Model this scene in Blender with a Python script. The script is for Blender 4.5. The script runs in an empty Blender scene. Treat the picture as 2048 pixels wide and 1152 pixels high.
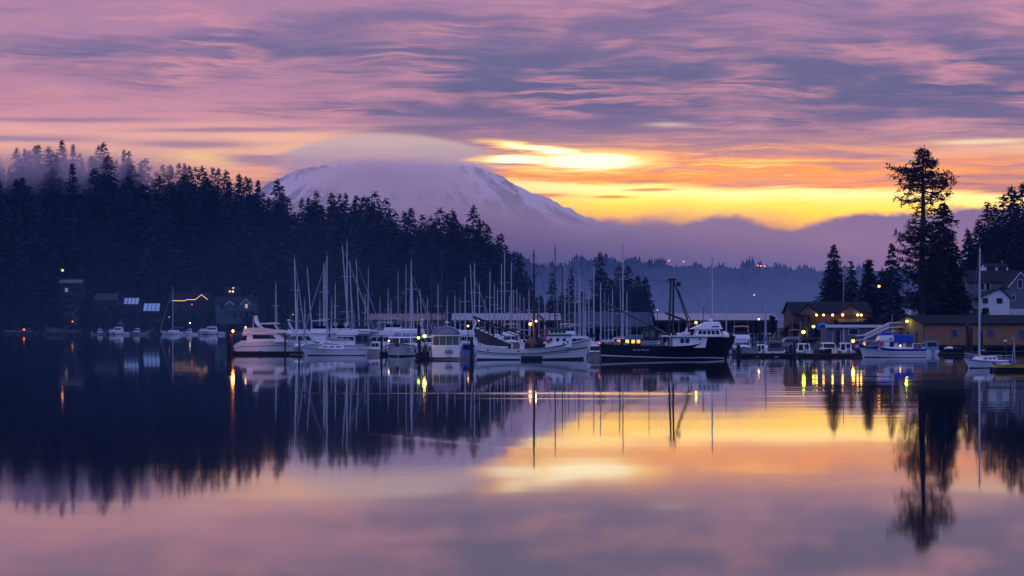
import bpy, bmesh, math, random
import numpy as np
from mathutils import Vector, Matrix
rnd = random.Random(7)
R = math.radians
C = bpy.context.scene.collection
scene = bpy.context.scene

# ------------------------------------------------------------------ camera
FPX = 4800.0          # focal length in pixels of the 2048 wide photograph
CAMH = 6.2            # camera height above the water
HOR = 631.0           # row of the horizon
cam = bpy.data.cameras.new('camera')
cam.sensor_width = 36.0
cam.lens = FPX / 2048 * 36.0
cam.shift_y = (HOR - 576.0) / 2048
cam.clip_start = 0.5
cam.clip_end = 150000
camo = bpy.data.objects.new('camera', cam)
camo.location = (0, 0, CAMH)
camo.rotation_euler = (R(90), 0, 0)
C.objects.link(camo)
scene.camera = camo

def at(u, v, Y):
    """the point of the place at distance Y that lies towards (u, v)"""
    return Vector(((u - 1024) * Y / FPX, Y, CAMH - (v - HOR) * Y / FPX))
def yw(v):
    """distance of a water line seen at row v"""
    return CAMH * FPX / (v - HOR)

def lin(r, g, b, k=1.0):
    f = lambda c: (c / 12.92 if c <= 0.04045 else ((c + 0.055) / 1.055) ** 2.4)
    return (f(r / 255) * k, f(g / 255) * k, f(b / 255) * k, 1.0)

# ------------------------------------------------------------------ node helpers
class X:
    """a node socket with arithmetic"""
    def __init__(s, nt, o): s.nt = nt; s.o = o
    def _m(s, op, *a):
        n = s.nt.nodes.new('ShaderNodeMath'); n.operation = op
        for i, q in enumerate(a):
            if isinstance(q, X): s.nt.links.new(q.o, n.inputs[i])
            else: n.inputs[i].default_value = q
        return X(s.nt, n.outputs[0])
    def __add__(s, b): return s._m('ADD', s, b)
    __radd__ = __add__
    def __mul__(s, b): return s._m('MULTIPLY', s, b)
    __rmul__ = __mul__
    def __sub__(s, b): return s._m('SUBTRACT', s, b)
    def __rsub__(s, b): return s._m('SUBTRACT', b, s)
    def __truediv__(s, b): return s._m('DIVIDE', s, b)
    def __neg__(s): return s * -1.0
    def abs(s): return s._m('ABSOLUTE', s)
    def pow(s, p): return s._m('POWER', s, p)
    def ln(s): return s._m('LOGARITHM', s, math.e)
    def exp(s): return s._m('EXPONENT', s)
    def sqrt(s): return s._m('SQRT', s)
    def max(s, b): return s._m('MAXIMUM', s, b)
    def min(s, b): return s._m('MINIMUM', s, b)
    def atan2(s, b): return s._m('ARCTAN2', s, b)
    def step(s, a, b):
        """smoothstep from a (0) to b (1), a may exceed b"""
        n = s.nt.nodes.new('ShaderNodeMapRange'); n.interpolation_type = 'SMOOTHSTEP'
        if a > b: n.inputs['To Min'].default_value = 1; n.inputs['To Max'].default_value = 0; a, b = b, a
        s.nt.links.new(s.o, n.inputs['Value'])
        n.inputs['From Min'].default_value = a; n.inputs['From Max'].default_value = b
        return X(s.nt, n.outputs[0])
def gauss(x, c, w):
    d = (x - c) / w
    return (d * d * -1.0).exp()
def vec(nt, a, b, c=0.0):
    n = nt.nodes.new('ShaderNodeCombineXYZ')
    for i, q in enumerate((a, b, c)):
        if isinstance(q, X): nt.links.new(q.o, n.inputs[i])
        else: n.inputs[i].default_value = q
    return n.outputs[0]
def noise(nt, v, scale=1.0, detail=3.0, rough=0.5, dist=0.0):
    n = nt.nodes.new('ShaderNodeTexNoise')
    nt.links.new(v, n.inputs['Vector'])
    n.inputs['Scale'].default_value = scale; n.inputs['Detail'].default_value = detail
    n.inputs['Roughness'].default_value = rough; n.inputs['Distortion'].default_value = dist
    return X(nt, n.outputs['Fac'])
def ramp(nt, x, stops):
    n = nt.nodes.new('ShaderNodeValToRGB'); nt.links.new(x.o, n.inputs[0])
    e = n.color_ramp.elements
    while len(e) > 1: e.remove(e[-1])
    e[0].position, e[0].color = stops[0][0], stops[0][1]
    for p, c in stops[1:]:
        q = e.new(p); q.color = c
    return n.outputs[0]
def mix(nt, f, a, b):
    n = nt.nodes.new('ShaderNodeMix'); n.data_type = 'RGBA'
    if isinstance(f, X): nt.links.new(f.o, n.inputs[0])
    else: n.inputs[0].default_value = f
    for i, q in ((6, a), (7, b)):
        if isinstance(q, tuple): n.inputs[i].default_value = q
        else: nt.links.new(q, n.inputs[i])
    return n.outputs[2]

# ------------------------------------------------------------------ sky
world = bpy.data.worlds.new('World'); scene.world = world
world.use_nodes = True
nt = world.node_tree; nt.nodes.clear()
tc = nt.nodes.new('ShaderNodeTexCoord')
sp = nt.nodes.new('ShaderNodeSeparateXYZ'); nt.links.new(tc.outputs['Generated'], sp.inputs[0])
dx, dy, dz = (X(nt, sp.outputs[i]) for i in range(3))
hd = (dx * dx + dy * dy).sqrt().max(1e-4)
u = dx.atan2(dy) * FPX + 1024.0            # compass direction, counted so that 4800 = one radian
e = (dz / hd) * FPX                        # height above the horizon in the same unit
up = e.max(0.0)
b = (up + 60.0).ln() * 21.0
warp = noise(nt, vec(nt, u / 330.0, b / 4.0, 3.1), 1.0, 2.0)
warp2 = noise(nt, vec(nt, u / 120.0, b / 1.5, 8.1), 1.0, 2.0)
bb = b + (warp - 0.5) * 2.0 + (warp2 - 0.5) * 0.12 + (u - 1024.0) * 0.0003
big = noise(nt, vec(nt, u / 800.0, bb / 3.6, 1.7), 1.0, 3.0, 0.5)
mid = noise(nt, vec(nt, u / 420.0, bb / 1.8, 5.2), 1.0, 6.0, 0.62, 0.25)
fine = noise(nt, vec(nt, u / 290.0, bb / 0.62, 9.3), 1.0, 7.0, 0.68)
dens = big * 0.78 + mid * 0.66 + fine * 0.52 - 0.53 - u.step(500.0, 1000.0) * gauss(e, 440.0, 150.0) * 0.10
dens = dens + gauss(u, 60.0, 480.0) * 0.10 + gauss(e, 640.0, 60.0) * 0.13 + gauss(e, 345.0, 42.0) * u.step(900.0, 450.0) * 0.22
dens = dens - gauss(u, 1500.0, 560.0) * gauss(e, 455.0, 110.0) * 0.12 - gauss(u, 1000.0, 130.0) * gauss(e, 445.0, 22.0) * 0.16 - gauss(u, 1080.0, 170.0) * gauss(e, 412.0, 14.0) * 0.18
lit = dens.step(0.28, 0.62)
fil = noise(nt, vec(nt, u / 300.0, bb / 0.95 + (warp2 - 0.5) * 0.35, 14.4), 1.0, 4.0, 0.6)
fil = ((fil - 0.5).abs() * -9.0 + 1.0).max(0.0) * noise(nt, vec(nt, u / 260.0, bb / 3.0, 21.0)).step(0.42, 0.66)
E7 = up / 700.0
q = lambda v: max(0.0, (HOR - v) / 700.0)
crest = ramp(nt, E7, [(0.0, lin(170, 120, 140)), (q(430), lin(198, 145, 160)), (q(360), lin(238, 165, 142)), (q(315), lin(246, 184, 158)), (q(268), lin(242, 176, 166)), (q(235), lin(214, 150, 164)),
                      (q(180), lin(190, 136, 163)), (q(90), lin(180, 134, 166)), (q(20), lin(176, 132, 166)), (1.0, lin(166, 128, 168))])
trough = ramp(nt, E7, [(0.0, lin(120, 96, 132)), (q(430), lin(132, 104, 142)), (q(345), lin(158, 125, 150)), (q(300), lin(168, 134, 156)), (q(255), lin(120, 107, 148)), (q(200), lin(96, 98, 140)),
                       (q(120), lin(101, 102, 145)), (q(50), lin(126, 110, 152)), (1.0, lin(142, 120, 162))])
col = mix(nt, lit, trough, crest)
col = mix(nt, fil * e.step(300.0, 400.0) * 0.85, col, lin(214, 148, 164))
# lens-shaped cap of cloud over the mountain, far behind it
cn = (noise(nt, vec(nt, u / 240.0, e / 13.0, 12.0), 1.0, 6.0, 0.6) - 0.5)
cu = (u - 776.0) / 240.0
ctop = cu * cu * -50.0 + 366.0 + cn * 10.0
capm = (ctop - e).step(-3.0, 10.0) * (1.0 - cu.abs() + cn * 0.3).step(-0.05, 0.25) * e.step(255.0, 275.0)
# warm glow low in the east
warm = gauss(u, 1480.0, 690.0) * gauss(e, 278.0, 52.0)
wn = noise(nt, vec(nt, u / 230.0, e / 12.0 + (warp - 0.5) * 3.5 + (warp2 - 0.5) * 1.2, 2.2), 1.0, 7.0, 0.64)
ws = noise(nt, vec(nt, u / 120.0, e / 5.0 + (warp2 - 0.5) * 2.0, 17.2), 1.0, 6.0, 0.66)
col = mix(nt, (warm * (wn.step(0.30, 0.62) * 1.05 + 0.16)).min(1.0), col, (1.32, 0.41, 0.06, 1))
gold = gauss(u, 1330.0, 430.0) * gauss(e, 298.0, 36.0) * (wn * 0.55 + ws * 0.45).step(0.50, 0.60)
col = mix(nt, gold * 0.9, col, (1.5, 0.80, 0.24, 1))
lf = gauss(u, 420.0, 90.0) * gauss(e, 312.0, 14.0) * wn.step(0.3, 0.55)
col = mix(nt, lf, col, lin(255, 208, 132))
lf2 = gauss(u, 540.0, 190.0) * gauss(e, 345.0, 26.0)
col = mix(nt, lf2 * 0.75, col, lin(252, 192, 160))
def mauve(cu, cv, wu, wv, tilt=0.0):
    ee = e - (u - cu) * tilt + (wn - 0.5) * wv * 1.8 + (ws - 0.5) * wv * 0.8
    return (gauss(u, cu, wu) * gauss(ee, HOR - cv, wv) * 1.25).min(1.0)
for cu_, cv_, wu_, wv_, tl_ in ((385, 291, 130, 8.0, 0.0), (520, 322, 70, 12.0, -0.03), (40, 284, 170, 7.0, 0.0), (470, 262, 190, 5.0, 0.02), (150, 246, 220, 4.5, 0.01), (820, 243, 160, 6.0, 0.0)):
    col = mix(nt, mauve(cu_, cv_, wu_, wv_, tl_) * 0.85, col, lin(158, 126, 156))
col = mix(nt, capm * 0.95, col, ramp(nt, ((e - 270.0) / 100.0 + cn * 0.5).max(0.0), [(0.0, lin(166, 138, 172)), (0.24, lin(168, 140, 172)), (0.48, lin(184, 158, 174)), (0.72, lin(200, 175, 179)), (1.0, lin(214, 180, 176))]))
# the clear gap: yellow band
wob = (noise(nt, vec(nt, u / 190.0, 0.0, 4.4), 1.0, 3.0) - 0.5) * 18.0 + (wn - 0.5) * 22.0 + (ws - 0.5) * 13.0
etop = (u - 1024.0) * -0.031 + 275.0 + wob
band = (etop - e).step(-4.0, 7.0) * u.step(900.0, 985.0)
inb = etop - e
yel = ramp(nt, (inb / 110.0).max(0.0), [(0.0, (1.55, 0.72, 0.14, 1)), (0.13, (1.8, 1.22, 0.46, 1)), (0.34, (1.75, 1.0, 0.11, 1)), (0.62, (1.7, 0.79, 0.02, 1)), (0.9, (1.5, 0.55, 0.01, 1)), (1.0, (1.3, 0.6, 0.08, 1))])
col = mix(nt, band, col, yel)
def bar(cu, cv, wu, wv, tilt=0.0, k=1.0):
    ee = e - (u - cu) * tilt + (wn - 0.5) * wv * 1.6
    return (gauss(u, cu, wu) * gauss(ee, HOR - cv, wv) * 1.6 * k).min(1.0)
for cu, cv, wu, wv, tl in ((1075, 391, 62, 4.0, 0.0), (1300, 380, 46, 2.6, 0.01), (1222, 394, 36, 2.4, 0.0), (1150, 352, 150, 6.5, -0.03)):
    col = mix(nt, bar(cu, cv, wu, wv, tl, 0.85), col, (1.0, 0.36, 0.08, 1))
def lens(cu, cv, wu, wv, tilt):
    ee = e - (u - cu) * tilt + (wn - 0.5) * 30.0 + (ws - 0.5) * 15.0
    d = ((u - cu) / wu) * ((u - cu) / wu) + ((ee - (HOR - cv)) / wv) * ((ee - (HOR - cv)) / wv)
    return d
d1 = lens(1180, 323, 104, 17, 0.0)
d2 = lens(1085, 297, 84, 7, -0.12)
d3 = lens(1035, 320, 66, 7, 0.0)
dmin = d1.min(d2).min(d3)
col = mix(nt, dmin.step(3.6, 0.7) * (wn * 0.6 + ws * 0.4).step(0.34, 0.56) * 0.95, col, (1.5, 0.84, 0.22, 1))
col = mix(nt, dmin.step(1.7, 0.75) * (ws * 0.7 + 0.45).min(1.0), col, (1.5, 1.0, 0.38, 1.0))
col = mix(nt, dmin.step(1.15, 0.25) * (wn * 0.5 + ws * 0.5).step(0.24, 0.46), col, (1.6, 1.38, 0.90, 1.0))
col = mix(nt, bar(1950, 290, 74, 4.2, 0.02), col, lin(252, 220, 180))
col = mix(nt, bar(2040, 302, 60, 5.0, 0.0), col, lin(246, 196, 160))
col = mix(nt, bar(1335, 250, 44, 5.0, 0.0, 0.5), col, lin(225, 195, 178))
# cloud bank lying on the horizon
fn = noise(nt, vec(nt, u / 130.0, e / 60.0, 6.6), 1.0, 4.0, 0.5)
ef = gauss(u, 1568.0, 60.0) * -22.0 + u.step(1600.0, 1900.0) * 20.0 + 192.0 + (fn - 0.5) * 58.0 + (noise(nt, vec(nt, u / 45.0, e / 25.0, 2.6), 1.0, 5.0, 0.62) - 0.5) * 26.0
fog = (ef - e).step(-9.0, 11.0)
fogc = ramp(nt, E7, [(0.0, lin(150, 118, 150)), (q(520), lin(160, 118, 150)), (q(480), lin(150, 120, 155)), (q(420), lin(136, 114, 155))])
col = mix(nt, fog, col, fogc)
# the rest of the dome
front = (dy / hd).step(0.35, 0.97)
high = ramp(nt, E7 / 12.0, [(0.0, lin(118, 140, 212, 1.15)), (0.12, lin(122, 146, 224, 1.2)), (0.35, lin(142, 148, 218, 1.2)), (1.0, lin(150, 154, 222, 1.2))])
col = mix(nt, front * e.step(3200.0, 700.0), high, col)
col = mix(nt, e.step(-6.0, 0.0), lin(40, 42, 70), col)
nish = nt.nodes.new('ShaderNodeTexSky'); nish.sky_type = 'NISHITA'; nish.sun_disc = False
SUN_EL, SUN_AZ = R(2.0), math.atan2(1190 - 1024, FPX)
nish.sun_elevation = SUN_EL; nish.sun_rotation = SUN_AZ
bgn = nt.nodes.new('ShaderNodeBackground'); nt.links.new(nish.outputs[0], bgn.inputs[0]); bgn.inputs[1].default_value = 0.0015
bg = nt.nodes.new('ShaderNodeBackground'); nt.links.new(col, bg.inputs[0]); bg.inputs[1].default_value = 1.0
ads = nt.nodes.new('ShaderNodeAddShader'); nt.links.new(bg.outputs[0], ads.inputs[0]); nt.links.new(bgn.outputs[0], ads.inputs[1])
out = nt.nodes.new('ShaderNodeOutputWorld'); nt.links.new(ads.outputs[0], out.inputs[0])
world.cycles.sampling_method = 'MANUAL'; world.cycles.sample_map_resolution = 2048

# sun still behind the clouds: a very weak, broad warm lamp
sl = bpy.data.lights.new('sun', 'SUN'); sl.energy = 0.02; sl.angle = R(30); sl.color = (1.0, 0.72, 0.5)
so = bpy.data.objects.new('sun', sl); C.objects.link(so)
sd = Vector((math.sin(SUN_AZ) * math.cos(SUN_EL), math.cos(SUN_AZ) * math.cos(SUN_EL), math.sin(SUN_EL)))
so.rotation_euler = sd.to_track_quat('Z', 'Y').to_euler()

scene.view_settings.view_transform = 'Standard'
scene.view_settings.look = 'None'
scene.view_settings.exposure = 0.0
scene.view_settings.gamma = 1.0
cy = scene.cycles
cy.use_denoising = True
cy.max_bounces = 6; cy.diffuse_bounces = 2; cy.glossy_bounces = 3; cy.transmission_bounces = 3; cy.transparent_max_bounces = 8; cy.volume_bounces = 3
cy.sample_clamp_indirect = 4.0
cy.caustics_reflective = False; cy.caustics_refractive = False

# ------------------------------------------------------------------ materials
MATS = {}
def mat(name, c, rough=0.6, metal=0.0, spec=0.5, var=0.0, scale=1.0):
    """painted surface; var mixes in a procedural wear pattern of the surface itself"""
    if name in MATS: return MATS[name]
    m = bpy.data.materials.new(name); m.use_nodes = True
    t = m.node_tree; p = t.nodes['Principled BSDF']
    p.inputs['Base Color'].default_value = (*c, 1.0)
    p.inputs['Roughness'].default_value = rough; p.inputs['Metallic'].default_value = metal
    p.inputs['Specular IOR Level'].default_value = spec
    if var > 0:
        g = t.nodes.new('ShaderNodeTexCoord')
        n = noise(t, g.outputs['Object'], scale, 4.0, 0.6)
        lo = tuple(q * (1 - var) for q in c) + (1.0,); hi = tuple(min(0.9, q * (1 + var)) for q in c) + (1.0,)
        t.links.new(ramp(t, n, [(0.3, lo), (0.7, hi)]), p.inputs['Base Color'])
    MATS[name] = m
    return m
def glow(name, c, k):
    if name in MATS: return MATS[name]
    m = bpy.data.materials.new(name); m.use_nodes = True
    p = m.node_tree.nodes['Principled BSDF']
    p.inputs['Base Color'].default_value = (0.5, 0.5, 0.5, 1)
    p.inputs['Emission Color'].default_value = (*c, 1); p.inputs['Emission Strength'].default_value = k
    MATS[name] = m
    return m

# ------------------------------------------------------------------ mesh helpers
class MB:
    """collects shapes that become ONE mesh object"""
    def __init__(s): s.v = []; s.f = []
    def add(s, vs, fs):
        o = len(s.v); s.v.extend(tuple(p) for p in vs); s.f.extend(tuple(i + o for i in q) for q in fs); return s
    def box(s, x0, x1, y0, y1, z0, z1, m=None):
        vs = [(x, y, z) for z in (z0, z1) for y in (y0, y1) for x in (x0, x1)]
        if m is not None: vs = [m @ Vector(p) for p in vs]
        return s.add(vs, [(0, 2, 3, 1), (4, 5, 7, 6), (0, 1, 5, 4), (2, 6, 7, 3), (0, 4, 6, 2), (1, 3, 7, 5)])
    def tube(s, pts, rad, n=6, caps=True):
        pts = [Vector(p) for p in pts]
        rad = rad if isinstance(rad, (list, tuple)) else [rad] * len(pts)
        vs = []; fs = []
        for i, p in enumerate(pts):
            d = (pts[min(i + 1, len(pts) - 1)] - pts[max(i - 1, 0)]).normalized()
            a = d.cross(Vector((0, 0, 1)) if abs(d.z) < 0.9 else Vector((1, 0, 0))).normalized(); c = d.cross(a)
            for k in range(n):
                t = 2 * math.pi * k / n
                vs.append(p + (a * math.cos(t) + c * math.sin(t)) * rad[i])
        for i in range(len(pts) - 1):
            for k in range(n):
                fs.append((i * n + k, i * n + (k + 1) % n, (i + 1) * n + (k + 1) % n, (i + 1) * n + k))
        if caps:
            fs.append(tuple(range(n - 1, -1, -1))); fs.append(tuple((len(pts) - 1) * n + k for k in range(n)))
        return s.add(vs, fs)
    def loft(s, secs, close=True, caps=True):
        n = len(secs[0]); vs = [p for q in secs for p in q]; fs = []
        for i in range(len(secs) - 1):
            for k in range(n if close else n - 1):
                fs.append((i * n + k, i * n + (k + 1) % n, (i + 1) * n + (k + 1) % n, (i + 1) * n + k))
        if caps and close:
            fs.append(tuple(range(n - 1, -1, -1))); fs.append(tuple((len(secs) - 1) * n + k for k in range(n)))
        return s.add(vs, fs)
    def prism(s, poly, y0, y1):
        """profile in x, z pushed along y"""
        return s.loft([[(x, y0, z) for x, z in poly], [(x, y1, z) for x, z in poly]])
    def dome(s, c, r, sx=1, sy=1, sz=1, n=10, m=6, lo=-1.0):
        vs = []; fs = []
        for i in range(m + 1):
            a = math.asin(lo) + (math.pi / 2 - math.asin(lo)) * i / m
            for k in range(n):
                t = 2 * math.pi * k / n
                vs.append((c[0] + r * sx * math.cos(a) * math.cos(t), c[1] + r * sy * math.cos(a) * math.sin(t), c[2] + r * sz * math.sin(a)))
        for i in range(m):
            for k in range(n):
                fs.append((i * n + k, i * n + (k + 1) % n, (i + 1) * n + (k + 1) % n, (i + 1) * n + k))
        fs.append(tuple(range(n - 1, -1, -1)))
        return s.add(vs, fs)
    def build(s, name, m, parent=None, smooth=False):
        me = bpy.data.meshes.new(name); me.from_pydata(s.v, [], s.f); me.update()
        for k in (m if isinstance(m, (list, tuple)) else [m]): me.materials.append(k)
        if smooth: me.polygons.foreach_set('use_smooth', [True] * len(me.polygons))
        o = bpy.data.objects.new(name, me); C.objects.link(o)
        if parent is not None: o.parent = parent
        return o
def tag(o, label=None, cat=None, group=None, kind=None):
    if label: o['label'] = label
    if cat: o['category'] = cat
    if group: o['group'] = group
    if kind: o['kind'] = kind
    return o
def empty(name, loc=(0, 0, 0), rz=0.0, label=None, cat=None, group=None):
    o = bpy.data.objects.new(name, None); C.objects.link(o)
    o.location = loc; o.rotation_euler = (0, 0, rz)
    return tag(o, label, cat, group)
def copy_tree(o, parent=None):
    c = o.copy(); C.objects.link(c)
    if parent is not None: c.parent = parent
    for ch in list(o.children): copy_tree(ch, c)
    return c
def structure(name, mb, m, smooth=False):
    return tag(mb.build(name, m, None, smooth), kind='structure')
def ip(x, pts):
    return float(np.interp(x, [p[0] for p in pts], [p[1] for p in pts]))

# ------------------------------------------------------------------ water
m = bpy.data.materials.new('water'); m.use_nodes = True
t = m.node_tree; p = t.nodes['Principled BSDF']
p.inputs['Base Color'].default_value = (0.002, 0.005, 0.012, 1)
p.inputs['IOR'].default_value = 1.333
g = t.nodes.new('ShaderNodeNewGeometry'); s3 = t.nodes.new('ShaderNodeSeparateXYZ'); t.links.new(g.outputs['Position'], s3.inputs[0])
px, py = X(t, s3.outputs[0]), X(t, s3.outputs[1])
wn = noise(t, vec(t, px / 60.0, py / 24.0, 0.0), 1.0, 3.0)
# long wakes and cat's-paws: gentle slopes of the surface
def wake(y0, x0, tilt, w, xa, xb):
    br = noise(t, vec(t, px / 9.0, py / 1.6, y0), 1.0, 4.0, 0.6).step(0.30, 0.55)
    yy = py - (px - x0) * tilt - y0 + (noise(t, vec(t, px / 16.0, 0.3, y0)) - 0.5) * 3.0
    return gauss(yy, 0.0, w) * br * px.step(xa, xa + 14.0) * px.step(xb, xb - 12.0)
wk = wake(191.0, 0.0, -0.03, 3.0, -26.0, 19.0) * (px.step(-26.0, 2.0) * 0.5 + 0.5) + wake(179.5, 0.0, -0.05, 1.0, -18.0, 15.0) * 0.85 + wake(113.0, 0.0, -1.7, 1.4, -13.5, 5.0) * 0.28
rip = (noise(t, vec(t, px / 16.0, py / 2.2, 3.3), 1.0, 5.0, 0.6) - 0.5) * py.step(120.0, 180.0) * px.step(6.0, 32.0)
swl = (noise(t, vec(t, px / 22.0, py / 7.0, 7.7), 1.0, 4.0, 0.55) - 0.5)
swx = (noise(t, vec(t, px / 5.0, py / 14.0, 9.7), 1.0, 3.0, 0.55) - 0.5)
ny = wk * -0.0135 + rip * 0.024 + swl * 0.0035
nv = t.nodes.new('ShaderNodeVectorMath'); nv.operation = 'NORMALIZE'
t.links.new(vec(t, swx * 0.010, ny, 1.0), nv.inputs[0]); t.links.new(nv.outputs[0], p.inputs['Normal'])
rr = wn * 0.016 + 0.026 + wk.min(1.0) * 0.05
t.links.new(rr.o, p.inputs['Roughness'])
MATS['water'] = m
wb = MB(); wb.add([(-2450, -55, 0), (2450, -55, 0), (2450, 4450, 0), (-2450, 4450, 0)], [(0, 1, 2, 3)])
structure('water', wb, m)

# ------------------------------------------------------------------ air
def volume(name, c, density, aniso=0.0):
    m = bpy.data.materials.new(name); m.use_nodes = True
    t = m.node_tree; t.nodes.clear()
    o = t.nodes.new('ShaderNodeOutputMaterial'); v = t.nodes.new('ShaderNodeVolumePrincipled')
    v.inputs['Color'].default_value = (*c, 1); v.inputs['Density'].default_value = density; v.inputs['Anisotropy'].default_value = aniso
    t.links.new(v.outputs[0], o.inputs['Volume'])
    return m
hb = MB(); hb.box(-2600, 2600, -70, 4560, -3.0, 112)
tag(hb.build('haze', volume('haze', (0.18, 0.40, 0.92), 0.75e-4)), kind='stuff')

# ------------------------------------------------------------------ land
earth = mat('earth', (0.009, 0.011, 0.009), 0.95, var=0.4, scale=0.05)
SKY_L = [(-60, 292), (0, 300), (30, 296), (70, 291), (120, 279), (150, 288), (210, 285), (250, 300), (290, 316), (330, 330), (362, 326), (400, 331), (440, 337), (480, 350), (520, 360),
         (552, 356), (572, 377), (600, 396), (630, 381), (660, 386), (690, 386), (720, 392), (745, 381), (772, 398), (800, 426), (822, 415), (850, 432), (880, 415), (912, 420), (945, 411), (975, 446), (1000, 462), (1020, 500), (1045, 512), (1062, 560)]
def ridge_y(u): return ip(u, [(-100, 1180), (300, 1150), (600, 1040), (1000, 930), (1080, 900)])
def ridge_h(u): return ip(u, [(-100, 52), (0, 50), (120, 52), (210, 52), (300, 42), (400, 40), (520, 32), (600, 22), (760, 15), (900, 8), (1000, 3), (1080, 1.0)])
def shore_y(u): return ip(u, [(-100, 830), (0, 815), (430, 790), (700, 770), (1000, 830), (1085, 890)])
def land_left(x, Y):
    u = 1024 + x * FPX / Y
    s, r = shore_y(u), ridge_y(u)
    if Y < s: return -0.9 - (s - Y) * 0.02
    k = min(1.0, (Y - s) / max(10, r - s))
    z = 0.5 + ridge_h(u) * (k * k * (3 - 2 * k)) * 1.0
    if Y > r: z = z * max(0.0, 1 - (Y - r) / 500.0) - 0.2
    edge = min(1.0, max(0.0, (1092 - u) / 22.0))
    return z * edge - 0.9 * (1 - edge)
def sheet(name, us, Ys, fn, m=earth):
    mb = MB(); n = len(us); vs = []
    for Y in Ys:
        for uu in us:
            x = (uu - 1024) * Y / FPX
            vs.append((x, Y, fn(x, Y)))
    fs = [(j * n + i, j * n + i + 1, (j + 1) * n + i + 1, (j + 1) * n + i) for j in range(len(Ys) - 1) for i in range(n - 1)]
    mb.add(vs, fs)
    return structure(name, mb, m, True)
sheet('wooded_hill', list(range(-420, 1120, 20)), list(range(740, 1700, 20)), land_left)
# right bank
def land_right(x, Y):
    u = 1024 + x * FPX / Y
    s = ip(u, [(1540, 520), (1600, 448), (1800, 430), (1850, 428), (2200, 424)])
    if Y < s: return -0.9 - (s - Y) * 0.02
    k = min(1.0, (Y - s) / 60.0)
    h = ip(u, [(1540, 1.0), (1640, 2.0), (1800, 3.2), (1860, 4.5), (1960, 5.5), (2100, 7)]) + min(260.0, max(0.0, Y - 520)) * ip(u, [(1700, 0.0), (1880, 0.01), (1960, 0.035), (2200, 0.05)])
    h = (h + 1.5) * min(1.0, max(0.0, (2326 - u) / 200.0)) - 1.5 if u > 2126 else h
    return 0.4 + (h - 0.4) * (k * k * (3 - 2 * k)) if Y < 900 else h
sheet('shore_bank', list(range(1530, 2330, 16)), list(range(404, 1000, 12)), land_right)
# far wooded ridge across the outer bay
SKY_F = [(800, 496), (1000, 498), (1040, 503), (1062, 517), (1090, 531), (1112, 525), (1150, 515), (1192, 509), (1240, 513), (1300, 518), (1340, 524), (1400, 527), (1450, 527), (1550, 526), (1640, 533), (1700, 533), (1800, 530), (2000, 526), (2200, 524)]
def land_far(x, Y):
    u = 1024 + x * FPX / Y
    top = CAMH + (HOR - ip(u, SKY_F) - 8) * 3600 / FPX
    k = min(1.0, max(0.0, (Y - 3220) / 380.0))
    return top * (k * k * (3 - 2 * k)) + 0.3 + 3 * math.sin(u * 0.11) * k
sheet('wooded_ridge', list(range(700, 2360, 14)), [3220 + 30 * k for k in range(14)] + [3700, 3900], land_far)
lb = MB(); lb.add([(-30000, 4600, 0.5), (30000, 4600, 0.5), (60000, 70000, 0.5), (-60000, 70000, 0.5)], [(0, 1, 2, 3)])
structure('plain', lb, earth)

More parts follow.
